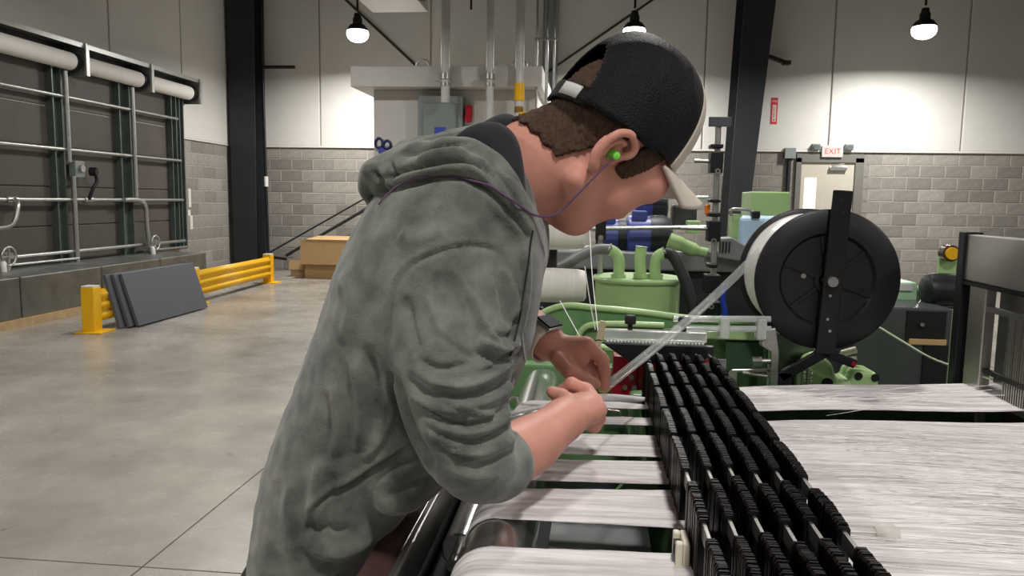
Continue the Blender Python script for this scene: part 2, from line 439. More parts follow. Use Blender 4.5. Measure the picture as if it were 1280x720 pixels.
# ------------------------------------------------------------------ guard rail and leaning boards
t = thing('guard_rail', 'yellow steel guard rail with three posts along the curb', 'guard rail')
pa, pb = Vector((-4.82, 6.95, 0)), Vector((-5.0, 11.5, 0)); gd = (pb - pa); ga = math.atan2(gd.y, gd.x) - math.pi / 2
R = rotz(ga)
for k in (0, .455, 1):
    p = pa + gd * k
    po = ob('post', MB().box(p + Vector((0, 0, .22)), (.13, .13, .44), R), MT['yellow'], t, bevel=.008)
    ob('base_plate', MB().box(p + Vector((.03, 0, .008)), (.26, .26, .016), R), MT['yellow'], po, bevel=.003)
    ob('post_cap', MB().box(p + Vector((0, 0, .448)), (.12, .12, .016), R), MT['white_paint'], po, bevel=.004)
prof = []
for i in range(25):
    z = .1 + .31 * i / 24; prof.append((.035 * (.5 - .5 * math.cos(i / 24 * 6 * math.pi)), z))
for (k0, k1) in ((.012, .443), (.467, .988)):
    P = []
    for k in (k0, k1):
        for s in (0, 1): pass
    for k in (k0, k1):
        P.append([tuple(pa + gd * k + R @ Vector((.03 + x, 0, z))) for (x, z) in prof])
    ob('rail', MB().grid(P), MT['yellow'], t, solid=.008)
MT['slab_edge'] = MT['slab_grey']
for i, lb in enumerate(('dark grey board leaning on the yellow rail, front of three', 'dark grey board leaning on the yellow rail, middle of three', 'dark grey board leaning on the yellow rail, rearmost of three')):
    y0, y1 = 7.27 - .07 * i, 8.68 - .05 * i
    xb, xt = -4.55 - .055 * i, -4.72 - .04 * i
    L_ = math.hypot(xb - xt, .53); an = math.atan2(xb - xt, .53)
    o = ob('grey_board', MB().box((0, 0, 0), (.036, y1 - y0, L_)), MT['slab_grey'], None, bevel=.004)
    o.location = ((xb + xt) / 2, (y0 + y1) / 2, .275); o.rotation_euler = (0, -an, 0)
    tag(o, lb, 'board', 'boards leaning on the guard rail')

# ------------------------------------------------------------------ far left of the back wall: pole, hoses, cartons
t = thing('tall_pole', 'thin black pole with white coupling beside the corner column', 'pole')
px_, py_ = -5.84, 13.45
ob('pole', MB().cyl((px_, py_, .0), (px_ - .06, py_, 5.4), .025, n=8), MT['black'], t)
ob('coupling', MB().cyl((px_ - .016, py_, 1.52), (px_ - .018, py_, 1.7), .04, n=10), MT['white_paint'], t)
ob('side_arm', MB().cyl((px_ - .05, py_, 3.62), (px_ + .55, py_, 3.62), .03, n=8), MT['black'], t)
ob('foot_arm', MB().cyl((px_, py_, .25), (px_ + .36, py_ - .05, .22), .025, n=8), MT['black'], t)
tag(ob('brace_rod', MB().cyl((-5.8, 13.4, .33), (-3.1, 13.4, 1.85), .016, n=8), MT['steel_dark']), 'thin dark rod sloping up across the block wall, upper of two', 'rod', 'sloping rods on the block wall')
tag(ob('brace_rod', MB().cyl((-5.55, 13.55, .27), (-3.0, 13.55, 1.75), .028, n=8), MT['steel_dark']), 'shadow of the sloping rod on the block wall, modelled as a thicker dark rod, lower of two', 'rod', 'sloping rods on the block wall')  # solid rod shape standing in for the cast shadow of the upper rod
tag(ob('brace_rod', MB().cyl((-4.85, 13.6, 5.2), (-2.9, 13.6, 3.45), .022, n=8), MT['steel_dark']), 'dark bracing rod sloping down behind the leftmost lamp', 'rod')
tag(ob('brace_rod', MB().cyl((-.9, 13.6, 3.5), (1.6, 13.6, 5.2), .02, n=8), MT['steel_dark']), 'dark bracing rod sloping up behind the cap and middle lamp', 'rod')
t = thing('cardboard_carton', 'large opened cardboard carton against the block wall', 'carton')
c0 = yy(385, 347, 12.4)
ob('body', MB().bb(-4.72, -3.75, 12.3, 12.95, 0, .26), MT['card'], t)
ob('front_flap', MB().box((-4.27, 12.22, .44), (.98, .016, .4), Matrix.Rotation(-.12, 3, 'X')), MT['card'], t)
ob('back_flap', MB().bb(-4.72, -3.75, 12.93, 12.95, .26, .68), MT['card'], t)
ob('side_flap', MB().box((-3.76, 12.6, .45), (.016, .62, .4)), MT['card'], t)
ob('side_flap', MB().box((-4.73, 12.6, .42), (.016, .62, .34), Matrix.Rotation(-.1, 3, 'Y')), MT['card'], t)
ob('top_flap', MB().box((-4.2, 12.55, .66), (.95, .64, .015), Matrix.Rotation(.05, 3, 'X')), MT['card'], t)
tag(ob('cardboard_carton', MB().bb(-5.06, -4.78, 12.55, 12.85, 0, .22).box((-4.93, 12.5, .2), (.28, .012, .16), Matrix.Rotation(-.2, 3, 'X')), MT['card']), 'small cardboard carton left of the large opened carton', 'carton')

# ------------------------------------------------------------------ air unit, electrical box, conduits
t = thing('air_unit', 'pale metal air handling unit with overhanging hood behind the person', 'air unit')
ob('casing', MB().bb(-3.03, -.78, 10.55, 12.2, 0, 2.82), MT['unit'], t, bevel=.01)
ob('hood', MB().bb(-3.26, -.69, 10.25, 12.4, 2.82, 3.09), MT['unit'], t, bevel=.01)
ob('kick', MB().bb(-3.0, -.8, 10.53, 10.56, 2.0, 2.06), MT['grey_paint'], t)
for x in (-2.35, -1.02):
    ob('lifting_eye', MB().tube([(x + .09 * math.cos(a), 10.6, 3.14 + .09 * math.sin(a)) for a in np.linspace(-.3, math.pi + .3, 12)], .018, 8), MT['galv'], t)
t = thing('electrical_box', 'grey electrical disconnect box with raised door behind the hood', 'electrical box')
ob('enclosure', MB().bb(-2.37, -1.76, 10.36, 10.54, 1.95, 2.72), MT['grey_paint'], t, bevel=.02)
ob('door', MB().bb(-2.29, -1.83, 10.32, 10.365, 1.98, 2.62), MT['grey_paint'], t, bevel=.03, seg=3)
ob('name_plate', MB().bb(-2.13, -1.98, 10.315, 10.325, 2.2, 2.3), mat('blue_plate', '3a4aa8', .5), t)
t = thing('rotary_switch', 'red rotary switch handle on the air unit beside the electrical box', 'switch')
ob('back_plate', MB().bb(-1.75, -1.6, 10.5, 10.545, 2.36, 2.62), MT['white_paint'], t, bevel=.006)
ob('handle', MB().box((-1.685, 10.44, 2.49), (.09, .12, .22), Matrix.Rotation(.1, 3, 'Y')), MT['red'], t, bevel=.02)
def conduit(x, r, zb, lb, zc, yel=False):
    t = thing('conduit', lb, 'pipe', group='pale conduits in front of the air unit')
    ob('tube', MB().cyl((x, 10.12, zb), (x, 10.12, ZC), r, n=16), MT['pipe_w'], t)
    if zc:
        ob('clamp', MB().cyl((x, 10.12, zc - .035), (x, 10.12, zc + .035), r + .018, n=16).box((x - .09, 10.14, zc - .02), (.1, .06, .07)), MT['galv'], t, bevel=.004)
        ob('clamp', MB().cyl((x, 10.12, zc - .12), (x, 10.12, zc - .08), r + .012, n=16), MT['galv'], t)
    if yel:
        ob('tag', MB().cyl((x, 10.12, 2.62), (x, 10.12, 2.84), r + .012, n=16), MT['yellow'], t)
        ob('ball_valve', MB().lathe((x, 10.12, 2.25), (0, 0, 1), [(0, 0), (.06, 0), (.06, .05), (.045, .06), (.05, .2), (.06, .22), (.06, .3), (0, .3)], 12), mat('brass', 'b08a4a', .35, metal=.8), t)
        ob('lever', MB().box((x + .09, 10.06, 2.46), (.16, .03, .03)), MT['yellow'], t, bevel=.006)
    return t
conduit(-1.945, .058, 2.6, 'pale vertical conduit running into the top of the grey box', 2.93)
conduit(-1.36, .05, 1.5, 'pale vertical conduit right of the grey box, middle of three', 2.93)
conduit(-.975, .058, 2.3, 'pale vertical pipe with yellow tag and brass valve', 0, True)
for x, r, lb in ((-.76, .014, 'thin bright tube rising nearest the yellow tagged pipe'), (-.63, .02, 'thin bright tube between two others above the air unit'), (-.535, .016, 'thin bright tube nearest the back of the cap')):
    tag(ob('thin_tube', MB().cyl((x, 10.3, 1.9), (x - .02, 10.3, ZC), r, n=10), MT['galv']), lb, 'tube', 'thin tubes above the air unit')
tag(ob('tube_clip', MB().bb(-.8, -.5, 10.27, 10.285, 3.42, 3.45), MT['galv']), 'flat metal clip joining the three thin tubes', 'clip')
for x, wd, lb in ((-.86, .07, 'dark vertical channel beside the yellow tagged pipe'), (-.69, .07, 'dark vertical channel between the thin bright tubes')):
    tag(ob('wall_channel', MB().bb(x - wd / 2, x + wd / 2, 13.58, 13.7, 2.4, ZC), MT['grey_paint']), lb, 'channel', 'dark wall channels')
t = thing('unit_heater', 'white heater box hanging at the top edge above the air unit', 'heater')
ob('casing', MB().bb(-3.05, -2.28, 9.6, 10.6, 3.86, 4.4), MT['unit'], t, bevel=.01)
ob('gas_pipe', MB().tube(crom([(-2.3, 9.9, 3.9), (-2.2, 9.9, 3.85), (-2.05, 9.9, 3.95), (-1.85, 9.9, 3.93), (-1.6, 9.9, 3.92)], 5), .03, 8), mat('brown_pipe', '6b6350', .5), t)
ob('hanger', MB().cyl((-1.58, 9.9, 3.72), (-1.58, 9.9, ZC), .014, n=8), MT['black'], t)
# ------------------------------------------------------------------ lamps
lampmesh = {}
def lamp(x, y, z, label):
    t = thing('high_bay_lamp', label, 'lamp', group='hanging high bay lamps')
    h = ob('housing', MB().lathe((x, y, z), (0, 0, 1), [(.02, .26), (.05, .26), (.06, .2), (.075, .18), (.075, .1), (.12, .08), (.165, .02), (.165, -.005), (.15, -.005), (0, .0)], 28), MT['steel_dark'], t)
    ob('lens', MB().lathe((x, y, z), (0, 0, 1), [(.16, -.005), (.172, -.03), (.172, -.07), (.155, -.12), (.11, -.16), (.05, -.18), (0, -.185)], 28), MT['lamp'], t)
    ob('cord', MB().cyl((x, y, z + .3), (x, y, ZC), .018, n=8), MT['black'], t)
    l = bay_light(x, y, z - .19, LAMP_W * 2.3); l.parent = t
lamp(-3.757, 12.2, LAMP_Z, 'lit high bay lamp hanging left of the air unit')
lamp(.571, 12.2, LAMP_Z, 'lit high bay lamp hanging just above the cap')
lamp(4.785, 12.2, LAMP_Z, 'lit high bay lamp hanging at upper right above the exit sign')
# ------------------------------------------------------------------ signs
t = thing('exit_sign', 'red lettered exit sign with two emergency lamp heads above the door', 'exit sign')
ob('case', MB().bb(3.85, 4.19, BF - .09, BF - .02, 2.15, 2.34), MT['white_paint'], t, bevel=.006)
ob('face', MB().bb(3.87, 4.17, BF - .094, BF - .09, 2.17, 2.32), MT['exit'], t)
text('letters', 'EXIT', .13, (4.02, BF - .096, 2.243), (math.pi / 2, 0, 0), MT['exit_txt'], t)
for x in (3.75, 4.29):
    ob('lamp_head', MB().box((x, BF - .07, 2.32), (.13, .1, .1)).cyl((x, BF - .12, 2.32), (x, BF - .14, 2.31), .05, n=14), MT['grey_paint'], t, bevel=.008)
t = thing('extinguisher_sign', 'narrow red and white extinguisher arrow sign on the white wall', 'sign')
zx = 3.04
ob('plate', MB().bb(zx - .055, zx + .055, BF - .026, BF - .021, 2.7, 3.14), MT['redsign'], t)
ob('stripe', MB().bb(zx - .03, zx + .03, BF - .029, BF - .026, 2.74, 3.02), MT['white_paint'], t)
o = text('letters', 'FIRE EXT', .05, (zx, BF - .031, 2.9), (math.pi / 2, -math.pi / 2, 0), MT['redsign'], t)
ob('arrow', MB().prism([(zx - .025, 2.78), (zx, 2.745), (zx + .025, 2.78)], 1, BF - .032, BF - .029), MT['redsign'], t)
text('heading', 'FIRE', .045, (zx, BF - .028, 3.08), (math.pi / 2, 0, 0), MT['white_paint'], t)
t = thing('wall_conduit', 'grey conduit with junction box on the block wall left of the exit door', 'conduit')
ob('tube', MB().cyl((3.33, BF - .04, 0), (3.33, BF - .04, 2.2), .035, n=10), MT['steel_dark'], t)
ob('junction_box', MB().bb(3.24, 3.42, BF - .1, BF, 2.12, 2.3), MT['grey_paint'], t, bevel=.006)
tag(ob('wall_bracket', MB().box((2.98, 13.5, 3.74), (.34, .12, .05), Matrix.Rotation(.35, 3, 'Y')).box((3.15, 13.5, 3.68), (.12, .14, .06)), MT['steel_dark']), 'small dark bracket sticking out right of the steel column', 'bracket')
# ------------------------------------------------------------------ machine materials
MT['chrome'] = mat('polished_roller', 'd2d2d0', .24, metal=.95, var=.05, vscale=3, stretch=(1, .2, 1))
MT['steel'] = mat('brushed_steel', 'a9a8a4', .34, metal=.9, var=.12, vscale=20, stretch=(1, 1, 6))
MT['stainless'] = mat('stainless_sheet', 'b4b1ab', .3, metal=.8, var=.08, vscale=6)
MT['pan'] = mat('grey_pan', '8b8d8f', .4, metal=.3, var=.08, vscale=6)
MT['green'] = mat('machine_green', 'a3c286', .38, var=.07, vscale=9, coat=.15)
MT['green_shaded'] = mat('machine_green_shaded', '648a5b', .42, var=.1, vscale=7)  # shaded copy of the machine green, the shade is put into the colour
MT['green_l'] = mat('pale_green_cover', 'a9d3ac', .4, var=.04)
MT['brown'] = mat('brown_enamel', '4a3532', .22, var=.15, vscale=6, coat=.3)
MT['interior'] = mat('machine_interior', '23272a', .5, var=.2, vscale=5)
MT['red_enamel'] = mat('dark_red_enamel', '8e1426', .35, var=.15, vscale=12)
MT['blue'] = mat('blue_enamel', '454f94', .4, var=.12, vscale=9)
MT['blue_l'] = mat('pale_blue_cover', 'b4cfe6', .45, var=.03)
MT['clear'] = mat('clear_acrylic', 'e6e9e8', .12, trans=.55, ior=1.4, spec=.6, alpha=.75)
MT['tape'] = mat('clear_tape', 'd9dcda', .25, trans=.3, alpha=.36, var=.1, vscale=60)
MT['cream'] = mat('cream_plastic', 'd8d2be', .5)
MT['card_tag'] = mat('tan_card', 'c9a673', .7)
MT['orange'] = mat('orange_plastic', 'e2762a', .5)
MT['cone'] = mat('yarn_package', 'e6e2da', .9, var=.05, vscale=9, stretch=(14, 1, 1), bump=.4, bscale=60)
MT['wick'] = mat('drop_wire', '1e1d1e', .3, metal=.6, var=.25, vscale=40)
def yarn_mat(name, c1='aea5a5', c2='ece8e8'):
    m = mat(name, c1, .8, col2=c2, vscale=22., stretch=(.22, 3.2, 1.), detail=5., spec=.15, coords='Object')
    return m
MT['yarn'] = yarn_mat('white_yarn_sheet')
MT['thread'] = mat('white_thread', 'efecec', .8, spec=.2)
def pbox(px0, py0, px1, py1, Y, th):
    a = yy(px0, py1, Y); b = yy(px1, py0, Y)
    return (a[0], b[0], Y, Y + th, a[2], b[2])

# ------------------------------------------------------------------ loom body under the warp
t = thing('loom_frame', 'dark steel lower frame of the loom under the warp', 'machine')
ob('base', MB().bb(-.28, 1.75, .2, 1.95, 0, .66), MT['interior'], t, bevel=.01)  # plain dark block, put in so the gaps under the warp show dark
ob('drip_pan', MB().bb(-.055, .11, .3, 1.36, .775, .785).bb(.1, .11, .3, 1.36, .66, .775), MT['pan'], t)
ob('side_plate', MB().prism([(-.06, .66), (.14, .66), (.2, .8), (.14, .88), (.11, .88), (.03, .78), (-.06, .76)], 1, 1.36, 1.38), MT['green_shaded'], t)
ob('gusset', MB().prism([(.02, .80), (.118, .80), (.118, .912)], 1, .885, .893), MT['pan'], t)
ob('front_ledge', MB().bb(-.29, -.245, .3, 1.9, .845, .858), MT['brown'], t, bevel=.004)
ob('front_apron', MB().bb(-.29, -.28, .3, 1.9, .1, .845), MT['brown'], t, bevel=.004)
ob('edge_bar', MB().bb(-.245, -.234, .3, 1.9, .80, .866), MT['steel'], t, bevel=.003)
ob('cross_beam', MB().bb(-.24, .12, 1.9, 1.95, .66, .93), MT['green_shaded'], t, bevel=.006)
ob('rear_beam', MB().bb(.1, 1.2, 1.75, 1.8, .66, .9), MT['green_shaded'], t, bevel=.008)
# rollers
RX, RZ, RR = -.108, .883, .046
def roller(x, z, r, y0, y1, lb):
    t = thing('guide_roller', lb, 'roller', group='polished rollers')
    ob('barrel', MB().lathe((x, y0, z), (0, 1, 0), [(0, 0), (r - .003, 0), (r, .003), (r, y1 - y0 - .003), (r - .003, y1 - y0), (0, y1 - y0)], 48), MT['chrome'], t)
    ob('journal', MB().cyl((x, y0 - .05, z), (x, y0, z), r * .35, n=16), MT['steel'], t)
    ob('journal', MB().cyl((x, y1, z), (x, y1 + .05, z), r * .35, n=16), MT['steel'], t)
roller(RX, RZ, RR, .35, 1.86, 'polished steel guide roller that the yarn bands wrap over')
roller(-.19, .80, .028, 1.12, 1.86, 'thinner polished roller below the elbow beside the brown ledge')
# yarn bands left of the bank
def ribbed(path, y0, y1, n, amp, seed, y0b=None, y1b=None):
    """sheet of n yarns: path is a list of (x, z), rows jitter in height"""
    r = np.random.default_rng(seed); rows = []
    K = len(path)
    for i in range(n + 1):
        k = i / n; dz = r.normal(0, amp); dzs = np.clip(dz, -2 * amp, 2 * amp)
        row = []
        for j, (x, z) in enumerate(path):
            q = j / (K - 1); a0 = y0 + ((y0b if y0b is not None else y0) - y0) * q; a1 = y1 + ((y1b if y1b is not None else y1) - y1) * q
            row.append((x, a0 + (a1 - a0) * k + r.normal(0, .0006), z + dzs * (1 if 0 < j < K - 1 else .6) + r.normal(0, amp * .35)))
        rows.append(row)
    return np.array(rows)
def band_path(z0=.938):
    arc = [(RX - (RR + .002) * math.sin(a), RZ + (RR + .002) * math.cos(a)) for a in np.linspace(0, 1.9, 12)]
    top = [(.155 + (RX - .155) * q, z0 + (RZ + RR + .002 - z0) * q) for q in np.linspace(0, 1, 12, endpoint=False)]
    return top + arc + [(RX - .02, RZ - .12), (RX, RZ - .2)]
for i, (y0, y1, a0, a1, lb) in enumerate([
    (.58, .868, .56, .862, 'wide white yarn band nearest the camera over the roller'),
    (.937, 1.066, .962, 1.036, 'white yarn band over the roller, second from the camera'),
    (1.09, 1.19, 1.085, 1.165, 'white yarn band over the roller, third from the camera'),
    (1.208, 1.325, 1.215, 1.318, 'white yarn band over the roller, fourth from the camera just below the fist'),
    (1.385, 1.435, 1.385, 1.425, 'narrow white yarn band behind the fist, fifth from the camera'),
    (1.5, 1.55, 1.495, 1.535, 'narrow white yarn band behind the fist, sixth from the camera')]):
    G = ribbed(band_path(.936), y0, y1, max(10, int((y1 - y0) / .0024)), .0007, 30 + i, a0, a1)
    tag(ob('yarn_band', MB().grid(G), MT['yarn'], None, solid=.0012), lb, 'yarn', 'yarn bands over the roller')
# warp sheets right of the bank
def sheet_path(za, zb, x0=.255, x1=1.3, n=30): return [(x0 + (x1 - x0) * q, za + (zb - za) * q + .004 * math.sin(q * 9)) for q in np.linspace(0, 1, n)]
tag(ob('warp_sheet', MB().grid(ribbed(sheet_path(.928, .935), .40, 1.45, 420, .0006, 60, .42, 1.61)), MT['yarn'], None, solid=.001), 'broad white warp sheet running to the right of the black bank', 'yarn', 'warp sheets')
tag(ob('warp_sheet', MB().grid(ribbed(sheet_path(.93, .965), 1.51, 1.70, 80, .0007, 61, 1.60, 1.86)), MT['yarn'], None, solid=.001), 'narrow raised white warp strip behind the broad warp sheet', 'yarn', 'warp sheets')
o = tag(ob('loose_yarn', MB(), MT['thread']), 'loose white yarns lying over the warp sheets', 'yarn', kind='stuff')
mb = MB(); r_ = np.random.default_rng(5)
for i in range(170):
    y = r_.uniform(.5, 1.68); z0 = .932 + r_.uniform(.0, .006); y2 = y + r_.normal(0, .012); xa = r_.uniform(.26, .5); xb = xa + r_.uniform(.2, .5)
    if 1.44 < y < 1.52: continue
    pts = [(xa + (xb - xa) * q, y + (y2 - y) * q, z0 + .004 * math.sin(q * 5 + i) + (.03 * q if y > 1.5 else .004 * q)) for q in np.linspace(0, 1, 6)]
    mb.tube(pts, .0006, 3, cap=False)
o.data = mb.mesh('loose_yarn', MT['thread'])
# plastic tube on the sheet
t = thing('plastic_tube', 'translucent plastic tube with round end lying in the warp sheet', 'tube')
a = at(1058, 665, 2, .934); b = at(1108, 668, 2, .935)
MT['frost'] = mat('frosted_plastic', 'dedbd2', .4, trans=.3, alpha=.55)
ob('tube', MB().cyl(a, b, .007, n=16), MT['frost'], t)
ob('end_cap', MB().lathe(b, (1, 0, 0), [(0, -.016), (.009, -.014), (.014, -.005), (.014, .006), (.009, .014), (0, .016)], 20), MT['frost'], t)

# ------------------------------------------------------------------ black drop wire bank
bank = thing('drop_wire_bank', 'black bank of six rows of drop wires between the yarn bands and sheet', 'machine part')
RXS = [.128 + .0288 * i for i in range(6)]
PK = [(.47, .61), (.645, .765), (.815, .925), (.972, 1.105), (1.122, 1.252), (1.27, 1.40), (1.42, 1.515), (1.535, 1.61), (1.63, 1.70)]
def pack_mesh(n, L, seed, jit):
    r = np.random.default_rng(seed); mb = MB()
    for i in range(n):
        y = L * (i + .5) / n; h = r.uniform(-jit, jit) + .003 * math.sin(math.pi * i / n); w2 = .0062 + r.uniform(-.0008, .0008); dx = r.normal(0, .0003)
        yt = y + r.normal(0, .0006); th = L / n * .62
        zt = .0085 + h
        V = [(dx - w2, y - th / 2, -.125), (dx + w2, y - th / 2, -.125), (dx + w2, y + th / 2, -.125), (dx - w2, y + th / 2, -.125),
             (dx - w2, yt - th / 2, zt - .003), (dx + w2, yt - th / 2, zt - .003), (dx + w2, yt + th / 2, zt - .003), (dx - w2, yt + th / 2, zt - .003),
             (dx - w2 * .7, yt - th / 2, zt), (dx + w2 * .7, yt - th / 2, zt), (dx + w2 * .7, yt + th / 2, zt), (dx - w2 * .7, yt + th / 2, zt)]
        Fs = [(0, 3, 2, 1), (8, 9, 10, 11)]
        for s0 in (0, 4):
            for k in range(4): Fs.append((s0 + k, s0 + (k + 1) % 4, s0 + 4 + (k + 1) % 4, s0 + 4 + k))
        mb.add(V, Fs)
    return mb.mesh('drop_wires', MT['wick'])
for i, x in enumerate(RXS):
    rw = bpy.data.objects.new('wire_row', None); COL.objects.link(rw); rw.parent = bank
    ob('serrated_bar', MB().bb(x - .0022, x + .0022, .40, 1.745, .984, 1.0015), MT['steel'], rw, bevel=.0006)
    ob('slide_bar', MB().bb(x - .003, x + .003, .40, 1.745, .90, .912), MT['black_m'], rw)
    for j, (y0, y1) in enumerate(PK):
        sh = .012 * ((i * 7) % 5 - 2) * .5
        o = link('drop_wires', pack_mesh(int((y1 - y0) / (.0031 if j < 4 else .0025)), y1 - y0, i * 20 + j, .0011 if j < 3 else .0004), rw); o.location = (x, y0 + sh, .998); o['kind'] = 'stuff'
ob('end_bracket', MB().prism([(.03, 1.018), (.285, 1.018), (.285, 1.0), (.25, .972), (.10, .972)], 1, 1.755, 1.775), MT['black_m'], bank, bevel=.003)
ob('end_bracket', MB().bb(.1, .3, .38, .395, .88, 1.0), MT['black_m'], bank)
ob('side_clip', MB().bb(.112, .12, .835, .875, .905, .962).bb(.104, .112, .835, .845, .905, .962).bb(.104, .112, .865, .875, .905, .962), MT['cream'], bank, bevel=.002)
ob('side_clip', MB().bb(.104, .112, .846, .864, .9, .955), MT['black'], bank)
for y in (1.075, 1.2):
    ob('stud', MB().cyl((.1, y, .905), (.122, y, .905), .0045, n=10), MT['black'], bank)
# clamp bar over the far end
t = thing('clamp_bar', 'clear serrated clamp bar with two black knobs over the far end of the bank', 'clamp')
ob('bar', MB().bb(.035, .27, 1.765, 1.795, 1.022, 1.046), MT['clear'], t, bevel=.003)
for i in range(28):
    x = .042 + .008 * i
    ob('tooth', MB().prism([(x, 1.022), (x + .006, 1.022), (x + .003, 1.016)], 1, 1.765, 1.77), MT['thread'], t)
for x in (.096, .218):
    ob('knob', MB().lathe((x, 1.78, 1.046), (0, 0, 1), [(.006, 0), (.006, .012), (.013, .014), (.0135, .03), (.011, .034), (0, .034)], 16), MT['rubber'], t)
t = thing('red_block', 'dark red enamel block at the far end of the black bank beside the tape', 'machine part')
ob('block', MB().bb(.06, .118, 1.82, 1.87, .86, .975), MT['red_enamel'], t, bevel=.003)
ob('rear_block', MB().bb(.118, .285, 1.84, 1.87, .86, .972), MT['red_enamel'], t, bevel=.003)
for (x, z) in ((.105, .925), (.09, .9), (.112, .9), (.27, .955)):
    ob('screw', MB().cyl((x, 1.812, z), (x, 1.822, z), .006, n=10), MT['steel'], t)
# acrylic guide rods and bracket to the right of the clamp
t = thing('acrylic_guide', 'clear acrylic guide rods with two clear holders left of the spool', 'guide')
for z, y in ((1.072, 1.84), (1.05, 1.83)):
    ob('rod', MB().cyl((.2, y, z - .006), (.425, y, z), .0075, n=14), MT['clear'], t)
for x in (.318, .402):
    ob('holder', MB().bb(x - .011, x + .011, 1.815, 1.85, 1.025, 1.075), MT['clear'], t, bevel=.004)
t = thing('steel_bracket', 'bright steel side bracket with bolts between bank and spool', 'bracket')
b0 = lambda *a_: pbox(*a_)
pl = [(at(x, y, 1, 1.86)[0], at(x, y, 1, 1.86)[2]) for (x, y) in ((952, 414), (970, 410), (974, 440), (972, 500), (962, 500), (964, 440), (950, 432))]
ob('side_plate', MB().prism(pl, 1, 1.86, 1.875), MT['steel'], t, bevel=.002)
pl = [(at(x, y, 1, 1.9)[0], at(x, y, 1, 1.9)[2]) for (x, y) in ((908, 468), (914, 461), (964, 460), (964, 464), (921, 465), (919, 500), (908, 500))]
ob('angle_plate', MB().prism(pl, 1, 1.89, 1.9), MT['stainless'], t, bevel=.002)
p = yy(940, 452, 1.87); ob('bolt', MB().cyl(p, p + np.array([.055, 0, .003]), .007, n=12).cyl(p, p + np.array([.022, 0, .001]), .013, n=6, smooth=False), MT['steel'], t)
p = yy(957, 430, 1.85); ob('bolt', MB().cyl(p, p + np.array([0, .02, 0]), .008, n=12), MT['steel'], t)
ob('link_bar', MB().cyl(yy(928, 466, 1.885), yy(962, 471, 1.885), .0045, n=8), MT['stainless'], t)
ob('backing', MB().bb(*pbox(878, 450, 908, 505, 1.9, .01)), MT['pan'], t)

# ------------------------------------------------------------------ spool of tape on its bracket
SX, SZ, SR = .562, 1.163, .168
t = thing('tape_spool', 'large black flanged spool of clear tape on a perforated bar', 'spool')
def flange(y0, y1, nm):
    prof = [(.02, 0), (.03, 0), (.03, .008), (.105, .008), (.112, .0), (.162, 0), (SR, .004), (SR, .010), (.162, .014), (.112, .014), (.03, .014), (.02, .014), (.02, 0)]
    o = ob(nm, MB().lathe((SX, y0, SZ), (0, 1, 0), prof, 72), MT['black'], t)
    for k in range(6):
        a_ = k * math.pi / 3 + .35
        R_ = Matrix.Rotation(a_, 3, 'Y')
        c = R_ @ Vector((.068, 0, 0))
        ob('spoke', MB().box((SX + c.x, y0 + .0045, SZ + c.z), (.075, .006, .006), R_), MT['black'], o)
    for k in range(3):
        a_ = k * 2.09 + .9
        ob('hole', MB().cyl((SX + .055 * math.cos(a_), y0 + .004, SZ + .055 * math.sin(a_)), (SX + .055 * math.cos(a_), y0 + .0078, SZ + .055 * math.sin(a_)), .006, n=12), MT['steel'] if k == 1 else MT['rubber'], o)
flange(1.885, 1.9, 'front_flange'); flange(2.085, 2.1, 'back_flange')
ob('tape_winding', MB().lathe((SX, 1.9, SZ), (0, 1, 0), [(.05, 0), (.155, 0), (.155, .185), (.05, .185)], 64), mat('wound_tape', 'dcdad6', .35, var=.06, vscale=30, stretch=(1, 12, 1)), t)
ob('axle', MB().cyl((SX, 1.84, SZ), (SX, 2.13, SZ), .012, n=14), MT['steel'], t)
# bracket
t = thing('spool_bracket', 'black perforated flat bar holding the spool', 'bracket')
A = yy(1054, 238, 1.862); Bp = yy(1031, 443, 1.862); dv = Vector(Bp - A); ang = math.atan2(dv.x, -dv.z)
RB = Matrix.Rotation(-ang, 3, 'Y')
ob('bar', MB().box((A + Bp) / 2, (.044, .008, dv.length), RB), MT['black_m'], t, bevel=.002)
for k in range(13):
    if k in (2, 9): continue
    c = Vector(A) + dv * (.06 + k * .072) + Vector((.004 * (1 if k % 2 else -1), -.0045, 0))
    ob('hole', MB().cyl(c, c + Vector((0, -.0012, 0)), .0035, n=10), MT['stainless'] if k in (7, 8, 10, 11) else MT['rubber'], t)
c = Vector((SX, 1.857, SZ)); ob('axle_nut', MB().cyl(c, c + Vector((0, -.014, 0)), .011, n=6, smooth=False), MT['steel'], t)
J = yy(1031, 440, 1.875); L1 = yy(978, 470, 1.875); L2 = yy(976, 510, 1.875); R1 = yy(1066, 454, 1.875)
def strut(a_, b_, wd, nm):
    a_, b_ = Vector(a_), Vector(b_); d_ = b_ - a_; an = math.atan2(d_.z, d_.x)
    ob(nm, MB().box((a_ + b_) / 2, (d_.length + wd * .6, .012, wd), Matrix.Rotation(-an, 3, 'Y')), MT['black_m'], t, bevel=.003)
strut(J, L1, .026, 'foot_arm'); strut(L1 + np.array([.004, 0, 0]), L2 - np.array([-.004, 0, .08]), .036, 'foot_arm'); strut(J, R1, .022, 'foot_arm')
c = Vector(R1); ob('foot_pin', MB().cyl(c + Vector((0, -.009, 0)), c + Vector((0, .0, 0)), .006, n=10), MT['red_enamel'], t)
